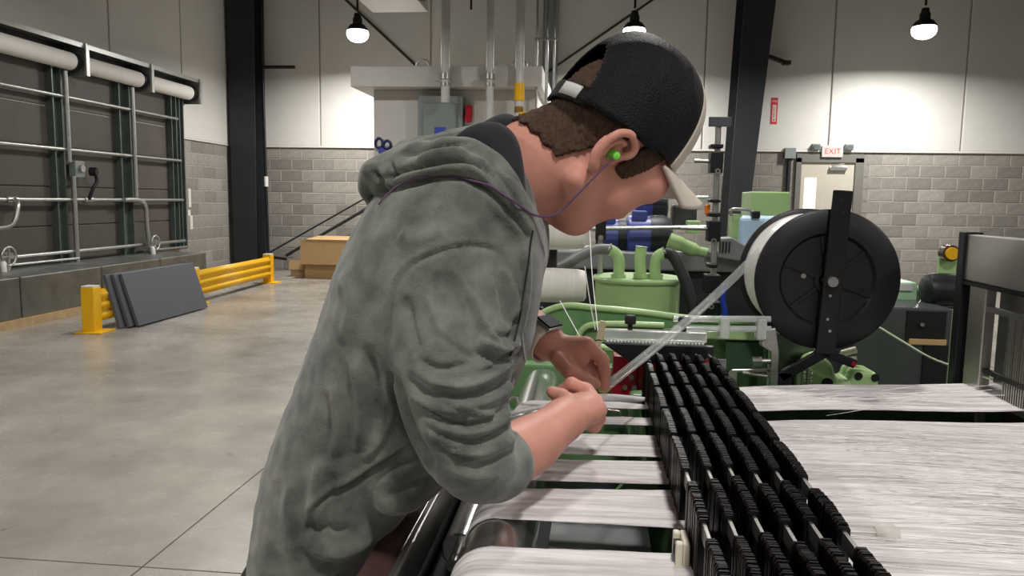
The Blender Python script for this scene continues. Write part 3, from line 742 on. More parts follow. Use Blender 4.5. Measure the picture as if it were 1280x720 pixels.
# tape from spool to the hand
P0 = np.array([SX - .15, 1.95, SZ + .055]); P0 = yy(950, 314, 1.97); P1 = yy(757, 484, 1.31)
rows = []
dirr = P1 - P0
for q in np.linspace(0, 1, 24):
    c = P0 + dirr * q + np.array([0, 0, -.012 * math.sin(q * math.pi)]); wv_ = _n(np.cross(dirr, fwd)); wv_ = _n(wv_ * .8 + np.array([0, .6, 0]) * .6)
    hw = .0125 - .003 * q
    rows.append([c - wv_ * hw, c, c + wv_ * hw])
tag(ob('tape_strip', MB().grid(rows), MT['tape'], None, solid=.0006), 'clear tape stretched diagonally from the spool to the hand', 'tape')
# tan card between the fingers
pl = [yy(x, y, 1.3) for (x, y) in ((742, 474), (748, 470), (757, 484), (766, 484), (757, 493), (749, 490))]
mb = MB(); n_ = len(pl); off = np.array([.001, .003, .001])
mb.add([p for p in pl] + [p + off for p in pl], [tuple(range(n_)), tuple(range(n_, 2 * n_))[::-1]] + [(i, (i + 1) % n_, n_ + (i + 1) % n_, n_ + i) for i in range(n_)])
tag(ob('card_tag', mb, MT['card_tag']), 'small tan card pinched between finger and thumb', 'tag')
# strands in the hands
sg = [((633, 518), (660, 512), (694, 506), 1.2, .0032), ((632, 524), (662, 519), (696, 511), 1.21, .0028), ((640, 527), (668, 524), (690, 522), 1.23, .002), ((648, 531), (670, 529), (694, 527), 1.25, .0016)]
for i, (a_, m_, e_, Y, r0) in enumerate(sg):
    rows = [[yy(x, y - r0 * F / Y, Y), yy(x, y, Y - .002), yy(x, y + r0 * F / Y, Y)] for (x, y) in crom([a_, m_, e_], 6)]
    tag(ob('yarn_strand', MB().grid(rows), MT['thread'], None, solid=.002), ['thick flat white strand entering the near fist from the left, topmost', 'white strand entering the near fist from the left, second from top', 'thin white strand left of the near fist, third from top', 'thinnest white strand left of the near fist, lowest'][i], 'yarn', 'strands held in the near fist')
rows = [[yy(x, y - 4.5, Y), yy(x, y, Y - .003), yy(x, y + 4.5, Y)] for (x, y, Y) in crom([(736, 497, 1.2), (765, 497, 1.33), (806, 501, 1.5)], 6)]
tag(ob('yarn_strand', MB().grid(rows), MT['thread'], None, solid=.003), 'thick white strand running from the near fist to the black bank', 'yarn')
tag(ob('yarn_loop', MB().tube(crom([yy(*p) for p in ((632, 514, 1.22), (636, 499, 1.22), (646, 497, 1.22), (651, 505, 1.22), (690, 508, 1.24))], 6), .0018, 6), MT['thread']), 'thin white yarn loop curling left of the near fist', 'yarn')
for i, (pts, lb) in enumerate((([(646, 375, 1.7), (668, 400, 1.7), (692, 428, 1.7)], 'fine white thread slanting down left of the wrist watch'), ([(731, 333, 1.75), (738, 380, 1.75), (744, 412, 1.75)], 'fine white thread dropping beside the green drum'), ([(737, 285, 2.2), (740, 340, 2.0), (748, 420, 1.8)], 'fine white thread hanging from the upper yarn package'), ([(700, 376, 2.0), (716, 405, 1.9), (730, 430, 1.8)], 'fine white thread hanging below the lower yarn package'))):
    tag(ob('fine_thread', MB().tube(crom([yy(*p) for p in pts], 4), .0012, 5), MT['thread']), lb, 'thread')
t = thing('wire_hook', 'small steel wire hooks hanging under the strand by the near fist', 'hook')
ob('hook', MB().tube(crom([yy(750, 512, 1.45), yy(772, 514, 1.45), yy(776, 520, 1.45), yy(790, 566, 1.45)], 4), .002, 6), MT['stainless'], t)
ob('hook', MB().tube(crom([yy(786, 512, 1.46), yy(796, 540, 1.46), yy(800, 562, 1.46)], 4), .002, 6), MT['stainless'], t)

# ------------------------------------------------------------------ loom head at the right (heddle frames)
t = thing('heddle_frame', 'brushed steel heddle frame with rows of fine heddle wires at right edge', 'machine')
HX = .84
ob('top_rail', MB().bb(HX, HX + .03, .9, 1.825, 1.177, 1.28), MT['stainless'], t, bevel=.003)
ob('lower_lip', MB().bb(HX - .003, HX + .03, .9, 1.82, 1.168, 1.176), MT['black_m'], t)
ob('end_post', MB().bb(HX - .006, HX + .034, 1.82, 1.85, .7, 1.285), MT['black_m'], t, bevel=.002)
ob('inner_post', MB().bb(HX + .004, HX + .028, 1.73, 1.80, .7, 1.176), MT['stainless'], t, bevel=.003)
ob('back_panel', MB().bb(HX + .07, HX + .075, .9, 1.8, .7, 1.176), MT['steel'], t)
ob('heddle_bar', MB().bb(HX + .01, HX + .02, .9, 1.75, 1.118, 1.13), MT['steel'], t)
ob('heddle_bar', MB().bb(HX + .01, HX + .02, .9, 1.75, .985, .995), MT['black_m'], t)
for i in range(56):
    y = 1.645 - i * .0085
    ob('heddle_wire', MB().bb(HX + .012, HX + .0145, y, y + .003, .93, 1.122), MT['stainless'] if i % 3 else MT['steel'], t)
ob('harness_top', MB().bb(HX + .03, HX + .26, .9, 1.84, 1.24, 1.262), MT['stainless'], t)
ob('yellow_cap', MB().lathe((HX + .1, 1.66, 1.27), (0, 0, 1), [(.03, 0), (.03, .014), (0, .016)], 16), MT['yellow'], t)
tag(ob('green_wire', MB().tube(crom([yy(1094, 406, 2.1), yy(1130, 428, 2.05), yy(1165, 448, 2.0), yy(1215, 466, 1.78), yy(1240, 474, 1.7)], 6), .0028, 7), mat('wire_green', 'b7c4a4', .5)), 'pale green wire sagging from the spool towards the heddle frame', 'wire')

# ------------------------------------------------------------------ machinery behind the spool, right
t = thing('grey_cabinet', 'dark grey machine cabinet with black recess right of the spool', 'cabinet')
x0, x1, y0_, y1_, z0, z1 = pbox(1062, 386, 1192, 520, 2.35, .5)
ob('body', MB().bb(x0, x1, y0_, y1_, .0, z1), mat('dark_grey_sheet', '5a5c5d', .3, metal=.5, var=.15, vscale=4), t, bevel=.006)
ob('recess', MB().bb(*pbox(1132, 390, 1184, 424, 2.345, .01)), MT['rubber'], t)
ob('rubber_trim', MB().bb(*pbox(1136, 425, 1184, 431, 2.34, .012)), MT['card_tag'], t, bevel=.003)
ob('lower_recess', MB().bb(*pbox(1150, 432, 1186, 500, 2.344, .01)), MT['rubber'], t)
ob('rivet', MB().cyl(yy(1153, 406, 2.345), yy(1153, 406, 2.335), .006, n=10), MT['stainless'], t)
t = thing('green_cover', 'pale green sloping cover with white label right of the spool', 'cover')
a_ = [yy(x, y, 2.55) for (x, y) in ((1096, 386), (1154, 386), (1146, 353), (1100, 353))]
ob('panel', MB().add([tuple(p) for p in a_] + [tuple(p + np.array([0, .25, 0])) for p in a_], [(0, 1, 2, 3), (7, 6, 5, 4), (0, 4, 5, 1), (1, 5, 6, 2), (2, 6, 7, 3), (3, 7, 4, 0)]), MT['green_l'], t, bevel=.006)
ob('label', MB().bb(*pbox(1118, 355, 1141, 363, 2.542, .006)), MT['white_paint'], t)
t = thing('black_motor', 'black ribbed motor housing beside the heddle frame', 'motor')
c = yy(1176, 363, 2.5)
ob('housing', MB().lathe(c - np.array([.055, 0, 0]), (1, 0, 0), [(0, 0), (.035, .002), (.05, .012), (.054, .03), (.054, .1), (.05, .115), (0, .115)], 28), MT['black'], t)
for k in range(7):
    a0 = k * .42 - 2.6
    ob('rib', MB().box((c[0] + .008, c[1] + .054 * math.cos(a0), c[2] + .054 * math.sin(a0)), (.07, .006, .006), Matrix.Rotation(a0, 3, 'X')), MT['black'], t)
t = thing('stop_button', 'yellow round stop button on green bracket beside the heddle frame', 'button')
c = yy(1191, 317, 2.6)
ob('button', MB().cyl(c, c + np.array([.0, .03, 0]), .02, n=20), MT['yellow'], t)
ob('rim', MB().cyl(c + np.array([0, .01, 0]), c + np.array([0, .045, 0]), .027, n=20), MT['brown'], t)
ob('bracket', MB().bb(c[0] - .02, c[0] + .06, c[1] + .045, c[1] + .06, 0, c[2] + .0), MT['green'], t)
t = thing('green_casting', 'green cast machine foot with round holes under the spool', 'casting')
gp = [(1002, 510), (1004, 470), (1014, 452), (1030, 446), (1042, 456), (1046, 474), (1062, 478), (1066, 464), (1098, 466), (1100, 488), (1092, 510)]
pl = [(yy(x, y, 2.0)[0], yy(x, y, 2.0)[2]) for (x, y) in gp]
ob('casting', MB().prism(pl, 1, 2.0, 2.1), MT['green'], t, bevel=.012, seg=3)
for (x, y, r) in ((1034, 479, .014), (1073, 470, .010), (1094, 472, .010)):
    c = yy(x, y, 1.999); ob('bore', MB().cyl(c, c - np.array([0, .002, 0]), r, n=18), MT['rubber'], t)
ob('cream_rod', MB().cyl(yy(1052, 442, 2.08), yy(1070, 437, 2.08), .009, n=12), MT['cream'], t); ob('cream_rod', MB().cyl(yy(1054, 450, 2.08), yy(1070, 449, 2.08), .008, n=12), MT['cream'], t)
c = yy(1010, 470, 1.99); ob('spring', MB().tube([(c[0] + .01 * math.cos(a), c[1] + .01 * math.sin(a), c[2] + .0016 * a - .03) for a in np.linspace(0, 30, 90)], .002, 5), MT['stainless'], t)
tag(ob('steel_shield', MB().add([tuple(yy(x, y, Y)) for (x, y, Y) in ((970, 415, 2.08), (1022, 438, 2.12), (1010, 520, 2.12), (968, 520, 2.08))] + [tuple(yy(x, y, Y) + np.array([0, .01, 0])) for (x, y, Y) in ((970, 415, 2.08), (1022, 438, 2.12), (1010, 520, 2.12), (968, 520, 2.08))], [(0, 1, 2, 3), (7, 6, 5, 4), (0, 4, 5, 1), (1, 5, 6, 2), (2, 6, 7, 3), (3, 7, 4, 0)]), mat('grey_sheet', '77777a', .3, metal=.6)), 'dark grey curved sheet metal shield below the spool', 'shield')
for x, lb in ((1003, 'thin steel rod left of the green casting, nearer the shield'), (1010, 'thin steel rod touching the left of the green casting')):
    tag(ob('steel_rod', MB().cyl(yy(x, 460, 1.97), yy(x - 6, 560, 1.97), .0035, n=8), MT['stainless']), lb, 'rod', 'thin steel rods by the green casting')

# ------------------------------------------------------------------ green loom casting in the middle
t = thing('green_loom_side', 'green cast loom side frame with rounded top edge behind the hands', 'machine')
gp = [(650, 560), (652, 412), (668, 397), (690, 386), (712, 382), (745, 385), (800, 390), (872, 399), (955, 404), (958, 440), (958, 560)]
pl = [(yy(x, y, 2.08)[0], yy(x, y, 2.08)[2]) for (x, y) in gp]
ob('frame_plate', MB().prism(pl, 1, 2.08, 2.14), MT['green_shaded'], t, bevel=.006)
ob('top_bead', MB().tube(crom([yy(x, y, 2.08) for (x, y) in gp[2:9]], 5), .009, 10), MT['green'], t)  # lighter green paints the highlight along the bevelled top edge
ob('arch_bead', MB().tube(crom([yy(x, y, 2.05) for (x, y) in ((722, 424), (728, 412), (742, 406), (780, 405), (830, 407))], 5), .009, 10), MT['green'], t)  # same painted edge highlight along the arch
ob('inner_panel', MB().prism([(yy(x, y, 2.06)[0], yy(x, y, 2.06)[2]) for (x, y) in ((722, 560), (722, 426), (730, 412), (745, 408), (860, 410), (955, 418), (955, 560))], 1, 2.06, 2.085), MT['green_shaded'], t, bevel=.004)
ob('cross_rail', MB().bb(*pbox(880, 414, 960, 424, 1.98, .05)), MT['green'], t, bevel=.004)
ob('lower_arm', MB().tube(crom([yy(x, y, 1.98) for (x, y) in ((672, 472), (690, 462), (720, 448), (752, 440))], 5), .012, 10), MT['green'], t)
ob('lower_arm', MB().tube(crom([yy(x, y, 1.99) for (x, y) in ((740, 432), (765, 436), (790, 440))], 5), .009, 10), MT['green'], t)
ob('gap_shade', MB().bb(*pbox(906, 428, 955, 462, 1.99, .02)), mat('shadow_green', '2c4a30', .6), t)  # solid dark plate, its colour stands in for shade between the parts
tag(ob('wood_stick', MB().box((yy(748, 428, 1.72)), (.014, .012, .1), Matrix.Rotation(.2, 3, 'Y')), mat('pale_wood', 'b8a98c', .7)), 'pale wooden stick standing between far hand and clamp bar', 'stick')
tag(ob('wire_ring', MB().tube([yy(748 + 8 * math.cos(a), 432 + 7 * math.sin(a), 1.70) for a in np.linspace(.6, 5.2, 20)], .0016, 6), MT['black']), 'thin black wire ring around the wooden stick', 'wire')

# drum with elbow pipes
t = thing('green_drum', 'round green drum with three elbow pipes on its lid', 'drum')
dc = yy(797, 346, 2.62); dr = .146
ob('barrel', MB().lathe((dc[0], dc[1], 0), (0, 0, 1), [(0, 0), (dr - .006, 0), (dr - .004, dc[2] - .01), (dr - .004, dc[2])], 48), MT['green'], t)
ob('lid', MB().lathe((dc[0], dc[1], dc[2]), (0, 0, 1), [(dr - .005, -.014), (dr + .004, -.012), (dr + .006, -.004), (dr + .002, .002), (dr - .012, .001), (0, .001)], 48), MT['green'], t)
for (pts, lb) in (([(773, 347), (774, 328), (770, 317), (760, 311)], 0), ([(801, 346), (800, 325), (801, 315), (802, 308)], 0), ([(819, 347), (819, 330), (823, 320), (832, 315)], 0)):
    P = crom([yy(x, y, 2.56) for (x, y) in pts], 6)
    e = ob('elbow', MB().tube(P, .0185, 16), MT['green'], t)
    ob('collar', MB().cyl(P[0] - np.array([0, 0, .004]), P[0] + np.array([0, 0, .012]), .025, n=20), MT['green'], e)
    ob('clip', MB().cyl(P[-1] - (P[-1] - P[-3]) * .4, P[-1], .0205, n=16), MT['galv'], e)
tag(ob('grey_hose', MB().tube(crom([yy(*p) for p in ((764, 312, 2.56), (745, 312, 2.55), (725, 320, 2.52), (705, 332, 2.48), (680, 342, 2.44), (655, 352, 2.4))], 6), .018, 14), mat('hose_grey', '6d6d6b', .5)), 'grey hose curving left from the green drum lid', 'hose')
tag(ob('black_hose', MB().tube(crom([yy(*p) for p in ((831, 316, 2.56), (841, 320, 2.55), (852, 340, 2.52), (860, 362, 2.5), (868, 395, 2.48), (872, 430, 2.46))], 6), .019, 14), MT['rubber']), 'black hose curving down right of the green drum', 'hose')
# yarn packages
for (yc_, lb) in ((290, 'white yarn package below the chin, upper of two'), (356, 'white yarn package left of the green drum, lower of two')):
    t = thing('yarn_package', lb, 'yarn package', group='yarn packages on black holders')
    c0_ = yy(676, yc_, 2.3); c1_ = yy(733, yc_, 2.3); L_ = c1_[0] - c0_[0]
    ob('winding', MB().lathe(c0_, (1, 0, 0), [(0, 0), (.052, 0), (.052, L_ * .3), (.05, L_ * .8), (.046, L_ * .95), (.036, L_), (0, L_)], 36), MT['cone'], t)
    ob('holder_disc', MB().lathe(c0_ - np.array([.03, 0, 0]), (1, 0, 0), [(0, 0), (.05, 0), (.058, .008), (.058, .02), (.04, .03), (0, .03)], 28), MT['rubber'], t)
    ob('spindle', MB().cyl(c0_ - np.array([.08, 0, 0]), c0_, .014, n=12), MT['black'], t)
t = thing('package_stand', 'black bracket holding the two yarn packages', 'stand')
ob('block', MB().bb(*pbox(672, 308, 696, 339, 2.36, .06)), MT['black'], t, bevel=.004)
_q = pbox(654, 270, 666, 430, 2.34, .03); ob('upright', MB().bb(*_q[:4], 0, _q[5]), MT['black'], t, bevel=.003)
ob('knuckle', MB().bb(*pbox(656, 385, 680, 410, 2.3, .05)), MT['rubber'], t, bevel=.01)
for k in range(6):
    ob('chain_link', MB().tube([yy(668 + 4 * math.cos(a), 300 + 8 * k + 4 * math.sin(a), 2.3) for a in np.linspace(0, 6.28, 12, endpoint=False)], .0025, 6, closed=True), MT['black_m'], t)

# ------------------------------------------------------------------ machinery further back
t = thing('rear_machine', 'row of grey and black machinery beams behind the green drum', 'machine')
ob('bed', MB().bb(*pbox(640, 318, 966, 334, 3.1, .36)), MT['pan'], t, bevel=.01)
_q = pbox(640, 334, 966, 470, 3.15, .3); ob('bed_side', MB().bb(*_q[:4], 0, _q[5]), MT['interior'], t)
ob('sloping_plate', MB().prism([(yy(x, y, 3.0)[0], yy(x, y, 3.0)[2]) for (x, y) in ((898, 298), (915, 297), (948, 316), (948, 330), (898, 322))], 1, 3.0, 3.1), MT['pan'], t, bevel=.004)
for i in range(4):
    ob('fin', MB().bb(*pbox(899 + i * 4, 302, 901 + i * 4, 316, 2.99, .012)), MT['black'], t)
ob('rail', MB().cyl(yy(735, 286, 3.05), yy(890, 284, 3.05), .008, n=10), MT['galv'], t)
ob('rail', MB().cyl(yy(798, 247, 3.3), yy(885, 247, 3.3), .008, n=10), MT['galv'], t)
ob('upright', MB().bb(*pbox(826, 235, 836, 320, 3.4, .05)), MT['pan'], t)
ob('upright', MB().bb(*pbox(744, 268, 758, 325, 3.2, .05)), MT['black'], t)
ob('gear_case', MB().bb(*pbox(778, 300, 800, 322, 3.25, .1)), MT['black_m'], t, bevel=.01)
ob('gear_case', MB().bb(*pbox(840, 256, 872, 284, 3.5, .1)), mat('dark_gear', '4b4a48', .5, metal=.4, var=.4, vscale=30), t, bevel=.012)
def motor(lb, px_, py_, Y, r, L, col):
    t = thing('blue_motor', lb, 'motor', group='blue motors behind the green drum')
    c = yy(px_, py_, Y)
    ob('shell', MB().lathe(c - np.array([L, 0, 0]), (1, 0, 0), [(0, 0), (r * .8, 0), (r, r * .15), (r, L), (0, L)], 28), MT['blue'], t)
    ob('end_bell', MB().lathe(c, (1, 0, 0), [(r * 1.04, 0), (r * 1.06, L * .5), (r * .9, L * .8), (r * .5, L * .9), (0, L * .9)], 28), MT['interior'], t)
    ob('terminal_box', MB().box(c + np.array([-L * .45, -.01, r]), (L * .6, r, r * .5)), MT['blue'], t, bevel=.006)
    ob('foot', MB().box(c + np.array([-L * .3, 0, -r * 1.05]), (L, r * 1.2, r * .25)), MT['interior'], t, bevel=.004)
motor('small blue motor under the cap brim, upper of the blue motors', 815, 258, 3.4, .062, .075, 0)
motor('large blue motor directly behind the green drum elbows', 812, 296, 3.2, .085, .1, 0)
motor('blue motor at left below the chin, beside the thin post', 772, 296, 3.2, .07, .075, 0)
t = thing('green_gear_arm', 'pale green cast arm lying right of the blue motors', 'casting')
ob('arm', MB().tube(crom([yy(*p) for p in ((836, 300, 3.1), (850, 305, 3.1), (868, 312, 3.1), (886, 316, 3.1))], 5), [.03] * 6 + [.026] * 5 + [.018] * 5, 14), MT['green'], t)
ob('bracket', MB().bb(*pbox(858, 276, 876, 292, 3.3, .05)), MT['green'], t, bevel=.006)
ob('tip', MB().cyl(yy(884, 315, 3.08), yy(890, 317, 3.08), .022, n=14), MT['galv'], t)
# sensor pole
t = thing('sensor_pole', 'steel pole with black clamps and flat grey plate on top', 'pole')
Y_ = 2.55
ob('pole', MB().cyl(yy(898, 158, Y_), yy(887, 470, Y_), .0095, n=14), MT['galv'], t)
ob('top_plate', MB().bb(*pbox(886, 146, 915, 158, Y_ - .02, .012)), MT['slab_grey'], t, bevel=.002)
for (y0, y1, w_, dx) in ((180, 185, 8, 0), (190, 216, 8.5, 0), (249, 253, 7, 0), (266, 271, 7.5, 0), (276, 302, 8.5, 0), (330, 335, 6, 0), (344, 366, 10, 0), (378, 420, 9, 3)):
    cx = 897.5 - (y0 - 158) * .0353 + dx
    ob('clamp', MB().bb(*pbox(cx - w_, y0, cx + w_, y1, Y_ - .03, .06)), MT['black'], t, bevel=.003)
for (x, y) in ((897, 214), (892, 301), (889, 383)):
    p = yy(x, y, Y_ - .032); s_ = ob('screw', MB().cyl(p, p - np.array([0, .006, 0]), .0085, n=16), MT['stainless'], t); ob('socket', MB().cyl(p - np.array([0, .006, 0]), p - np.array([0, .0068, 0]), .004, n=10), MT['black'], s_)
ob('side_arm', MB().cyl(yy(868, 201, Y_), yy(892, 202, Y_), .006, n=10), MT['steel'], t)
ob('side_arm', MB().cyl(yy(850, 285, Y_), yy(888, 286, Y_), .006, n=10), MT['steel'], t)
ob('orange_tip', MB().bb(*pbox(882, 256, 888, 268, Y_, .03)), MT['orange'], t, bevel=.003)
ob('blue_tube', MB().tube(crom([yy(*p) for p in ((907, 355, 2.5), (903, 375, 2.5), (906, 392, 2.5), (898, 402, 2.5))], 5), .009, 10), mat('cable_blue', '1f3aa0', .45), t)
t = thing('short_pole', 'short steel post with black clamp below the chin', 'pole')
ob('pole', MB().cyl(yy(751, 280, 2.7), yy(750, 345, 2.7), .010, n=12), MT['galv'], t)
ob('clamp', MB().bb(*pbox(744, 275, 758, 300, 2.67, .06)), MT['black'], t, bevel=.003)
p = yy(751, 297, 2.668); ob('screw', MB().cyl(p, p - np.array([0, .006, 0]), .009, n=16), MT['stainless'], t)
# green cabinets behind the spool
t = thing('green_cabinet', 'green machine cabinet with pale blue cover behind the spool', 'cabinet')
_q = pbox(906, 312, 990, 470, 3.5, .4); ob('body', MB().bb(*_q[:4], 0, _q[5]), MT['green_shaded'], t, bevel=.008)
ob('upper_box', MB().bb(*pbox(938, 240, 988, 276, 3.8, .25)), MT['green'], t, bevel=.006)
ob('side_post', MB().bb(*pbox(913, 268, 928, 316, 3.45, .1)), MT['green'], t, bevel=.005)
ob('blue_cover', MB().bb(*pbox(923, 271, 985, 320, 3.42, .2)), MT['blue_l'], t, bevel=.02, seg=3)
ob('top_pipe', MB().tube(crom([yy(*p) for p in ((914, 270, 3.45), (914, 262, 3.45), (930, 262, 3.45), (938, 264, 3.45))], 4), .008, 8), MT['steel'], t)
ob('black_valve', MB().bb(*pbox(940, 264, 951, 273, 3.4, .05)), MT['black'], t, bevel=.006)
ob('door_gap', MB().bb(*pbox(944, 322, 946, 430, 3.392, .01)), MT['interior'], t)
t = thing('scissors', 'dark blue handled scissors standing out from the rear of the hood', 'scissors')
for (x, y, rx, ry) in ((474, 179, 4.5, 6), (484, 181, 4.5, 5)):
    ob('handle', MB().tube([yy(x + rx * math.cos(a), y + ry * math.sin(a), 1.05) for a in np.linspace(0, 6.28, 18, endpoint=False)], .0022, 8, closed=True), mat('navy_plastic', '20264e', .4), t)
ob('pivot', MB().cyl(yy(477, 189, 1.045), yy(477, 189, 1.055), .005, n=10), MT['blue'], t)
ob('blade', MB().tube([yy(478, 187, 1.05), yy(473, 200, 1.05), yy(469, 212, 1.055)], [.0028, .002, .001], 8), MT['steel'], t)
# ------------------------------------------------------------------ person: signed distance sculpting
import openvdb as vdb
class Field:
    def __init__(s, lo, hi, h):
        s.lo = np.array(lo, float); s.h = h
        s.n = np.ceil((np.array(hi) - s.lo) / h).astype(int) + 1
        s.g = np.full(s.n, .1, np.float32)
    def region(s, lo, hi):
        a = np.maximum(np.floor((np.array(lo) - s.lo) / s.h).astype(int), 0); b = np.minimum(np.ceil((np.array(hi) - s.lo) / s.h).astype(int) + 1, s.n)
        if np.any(b <= a): return None
        ax = [s.lo[i] + s.h * np.arange(a[i], b[i]) for i in range(3)]
        P = np.stack(np.meshgrid(*ax, indexing='ij'), -1).astype(np.float32)
        return tuple(slice(a[i], b[i]) for i in range(3)), P
    def put(s, fn, lo, hi, k=.01, op='u'):
        r = s.region(np.array(lo) - k - .006, np.array(hi) + k + .006)
        if r is None: return
        sl, P = r; d = fn(P).astype(np.float32); g = s.g[sl]
        if op == 'u':
            h = np.clip(.5 + .5 * (g - d) / k, 0, 1); s.g[sl] = g + (d - g) * h - k * h * (1 - h)
        elif op == 's':                      # smooth subtraction
            d = -d; h = np.clip(.5 - .5 * (g - d) / k, 0, 1); s.g[sl] = g + (d - g) * h + k * h * (1 - h)
    def seg(s, a, b, Ra, Rb, u, k=.01, op='u', cap=1.):
        a = np.array(a, float); b = np.array(b, float); w_ = b - a; L = np.linalg.norm(w_)
        w_ = w_ / max(L, 1e-6); u = np.array(u, float); u = u - w_ * (u @ w_); u /= np.linalg.norm(u); v = np.cross(w_, u)
        Ra = np.array(Ra, np.float32); Rb = np.array(Rb, np.float32)
        a = a.astype(np.float32); w_ = w_.astype(np.float32); u = u.astype(np.float32); v = v.astype(np.float32); L = np.float32(L); b = b.astype(np.float32)
        def fn(P):
            q = P - a; tt = np.clip((q @ w_) / max(L, 1e-6), 0, 1); q = q - tt[..., None] * (w_ * L)
            ru = Ra[0] + (Rb[0] - Ra[0]) * tt; rv = Ra[1] + (Rb[1] - Ra[1]) * tt; rw = np.minimum(ru, rv) * cap
            x, y, z = q @ u, q @ v, q @ w_
            k0 = np.sqrt((x / ru) ** 2 + (y / rv) ** 2 + (z / rw) ** 2); k1 = np.sqrt((x / ru ** 2) ** 2 + (y / rv ** 2) ** 2 + (z / rw ** 2) ** 2)
            return k0 * (k0 - 1) / np.maximum(k1, 1e-6)
        R = max(Ra.max(), Rb.max()); s.put(fn, np.minimum(a, b) - R, np.maximum(a, b) + R, k, op)
    def chain(s, pts, us, k=.006, n=4, op='u', cap=1.):
        """pts rows: x,y,z,ru,rv"""
        Q = crom(pts, n); U = np.array(us, float)
        if U.ndim == 1: U = np.tile(U, (len(Q), 1))
        for i in range(len(Q) - 1):
            s.seg(Q[i, :3], Q[i + 1, :3], Q[i, 3:5], Q[i + 1, 3:5], U[i], k, op, cap)
    def ell(s, c, R, ax=None, k=.01, op='u'):
        c = np.array(c, np.float32); R = np.array(R, np.float32); A = np.eye(3, dtype=np.float32) if ax is None else np.array(ax, np.float32)
        def fn(P):
            q = (P - c) @ A.T; k0 = np.sqrt(((q / R) ** 2).sum(-1)); k1 = np.sqrt(((q / R ** 2) ** 2).sum(-1))
            return k0 * (k0 - 1) / np.maximum(k1, 1e-6)
        s.put(fn, c - R.max(), c + R.max(), k, op)
    def mesh(s):
        g = vdb.FloatGrid(); g.background = .1
        g.copyFromArray(np.ascontiguousarray(s.g.astype(np.float32)), tolerance=0.0)
        p, t, q = g.convertToPolygons(isovalue=0.0, adaptivity=0.0)
        return np.array(p, float) * s.h + s.lo, np.array(q)
def vnormals(V, Q):
    n = np.cross(V[Q[:, 2]] - V[Q[:, 0]], V[Q[:, 3]] - V[Q[:, 1]]); N = np.zeros_like(V)
    for i in range(4):
        for c in range(3): N[:, c] += np.bincount(Q[:, i], n[:, c], len(V))
    return N / np.maximum(np.linalg.norm(N, axis=1, keepdims=True), 1e-12)
def smooth(V, Q, it=2, lam=.5):
    E = np.vstack([Q[:, [0, 1]], Q[:, [1, 2]], Q[:, [2, 3]], Q[:, [3, 0]]])
    C = np.bincount(E.ravel(), minlength=len(V))
    for _ in range(it):
        S = np.stack([np.bincount(E[:, 0], V[E[:, 1], c], len(V)) + np.bincount(E[:, 1], V[E[:, 0], c], len(V)) for c in range(3)], 1)
        V = V + lam * (S / C[:, None] - V)
    return V
def qobj(name, V, Q, m, parent=None):
    me = bpy.data.meshes.new(name); me.from_pydata([], [], [])
    me.vertices.add(len(V)); me.vertices.foreach_set('co', V.astype(np.float32).ravel())
    me.loops.add(Q.size); me.loops.foreach_set('vertex_index', Q[:, ::-1].ravel().astype(np.int32))
    me.polygons.add(len(Q)); me.polygons.foreach_set('loop_start', np.arange(0, Q.size, 4, dtype=np.int32))
    me.polygons.foreach_set('use_smooth', np.ones(len(Q), bool))
    me.update(calc_edges=True); me.validate()
    # make sure normals point out
    c = V.mean(0)
    if isinstance(m, (list, tuple)):
        for x in m: me.materials.append(x)
    else: me.materials.append(m)
    return link(name, me, parent)
def strokes(V, N, items):
    """raise or press the surface along lines (px polyline, half width px, height m); facing side only"""
    pp = proj(V); view = V - CAMO; view /= np.linalg.norm(view, axis=1, keepdims=True)
    wgt = np.clip(-(N * view).sum(1) * 3, 0, 1); off = np.zeros(len(V))
    for pts, wd, amp in items:
        C = crom(pts, 10)
        lo, hi = C.min(0) - 3.2 * wd, C.max(0) + 3.2 * wd
        idx = np.where((pp[:, 0] > lo[0]) & (pp[:, 0] < hi[0]) & (pp[:, 1] > lo[1]) & (pp[:, 1] < hi[1]) & (wgt > 0))[0]
        if len(idx) == 0: continue
        p = pp[idx]; best = np.full(len(idx), 1e9); tb = np.zeros(len(idx))
        for i in range(len(C) - 1):
            a, b = C[i], C[i + 1]; d = b - a; L2 = max(d @ d, 1e-9)
            t_ = np.clip(((p - a) @ d) / L2, 0, 1); dd = np.linalg.norm(p - a - t_[:, None] * d, axis=1)
            u_ = dd < best; best[u_] = dd[u_]; tb[u_] = (i + t_[u_]) / (len(C) - 1)
        fade = np.clip(np.minimum(tb, 1 - tb) * 5, 0, 1) ** .7
        off[idx] += 1.5 * amp * np.exp(-(best / wd) ** 2) * fade
    return V + N * (off * wgt)[:, None]

D = lambda px, py, Y: yy(px, py, Y)
def ch(rows):
    """rows px,py,Y,half width px,half depth m -> x,y,z,ru,rv"""
    out = []
    for r in rows:
        p = D(r[0], r[1], r[2]); ru = r[3] * r[2] / F; rv = r[4] if len(r) > 4 else ru
        out.append([*p, ru, rv])
    return out
def perp_u(rows, n=4):
    """image plane perpendicular of the axis, for the first radius"""
    Q = crom([r[:3] for r in rows], n); U = []
    for i in range(len(Q)):
        a = Q[max(i - 1, 0)]; b = Q[min(i + 1, len(Q) - 1)]; d = b - a; w_ = fwd
        u_ = np.cross(d, w_); U.append(u_ / np.linalg.norm(u_))
    return U

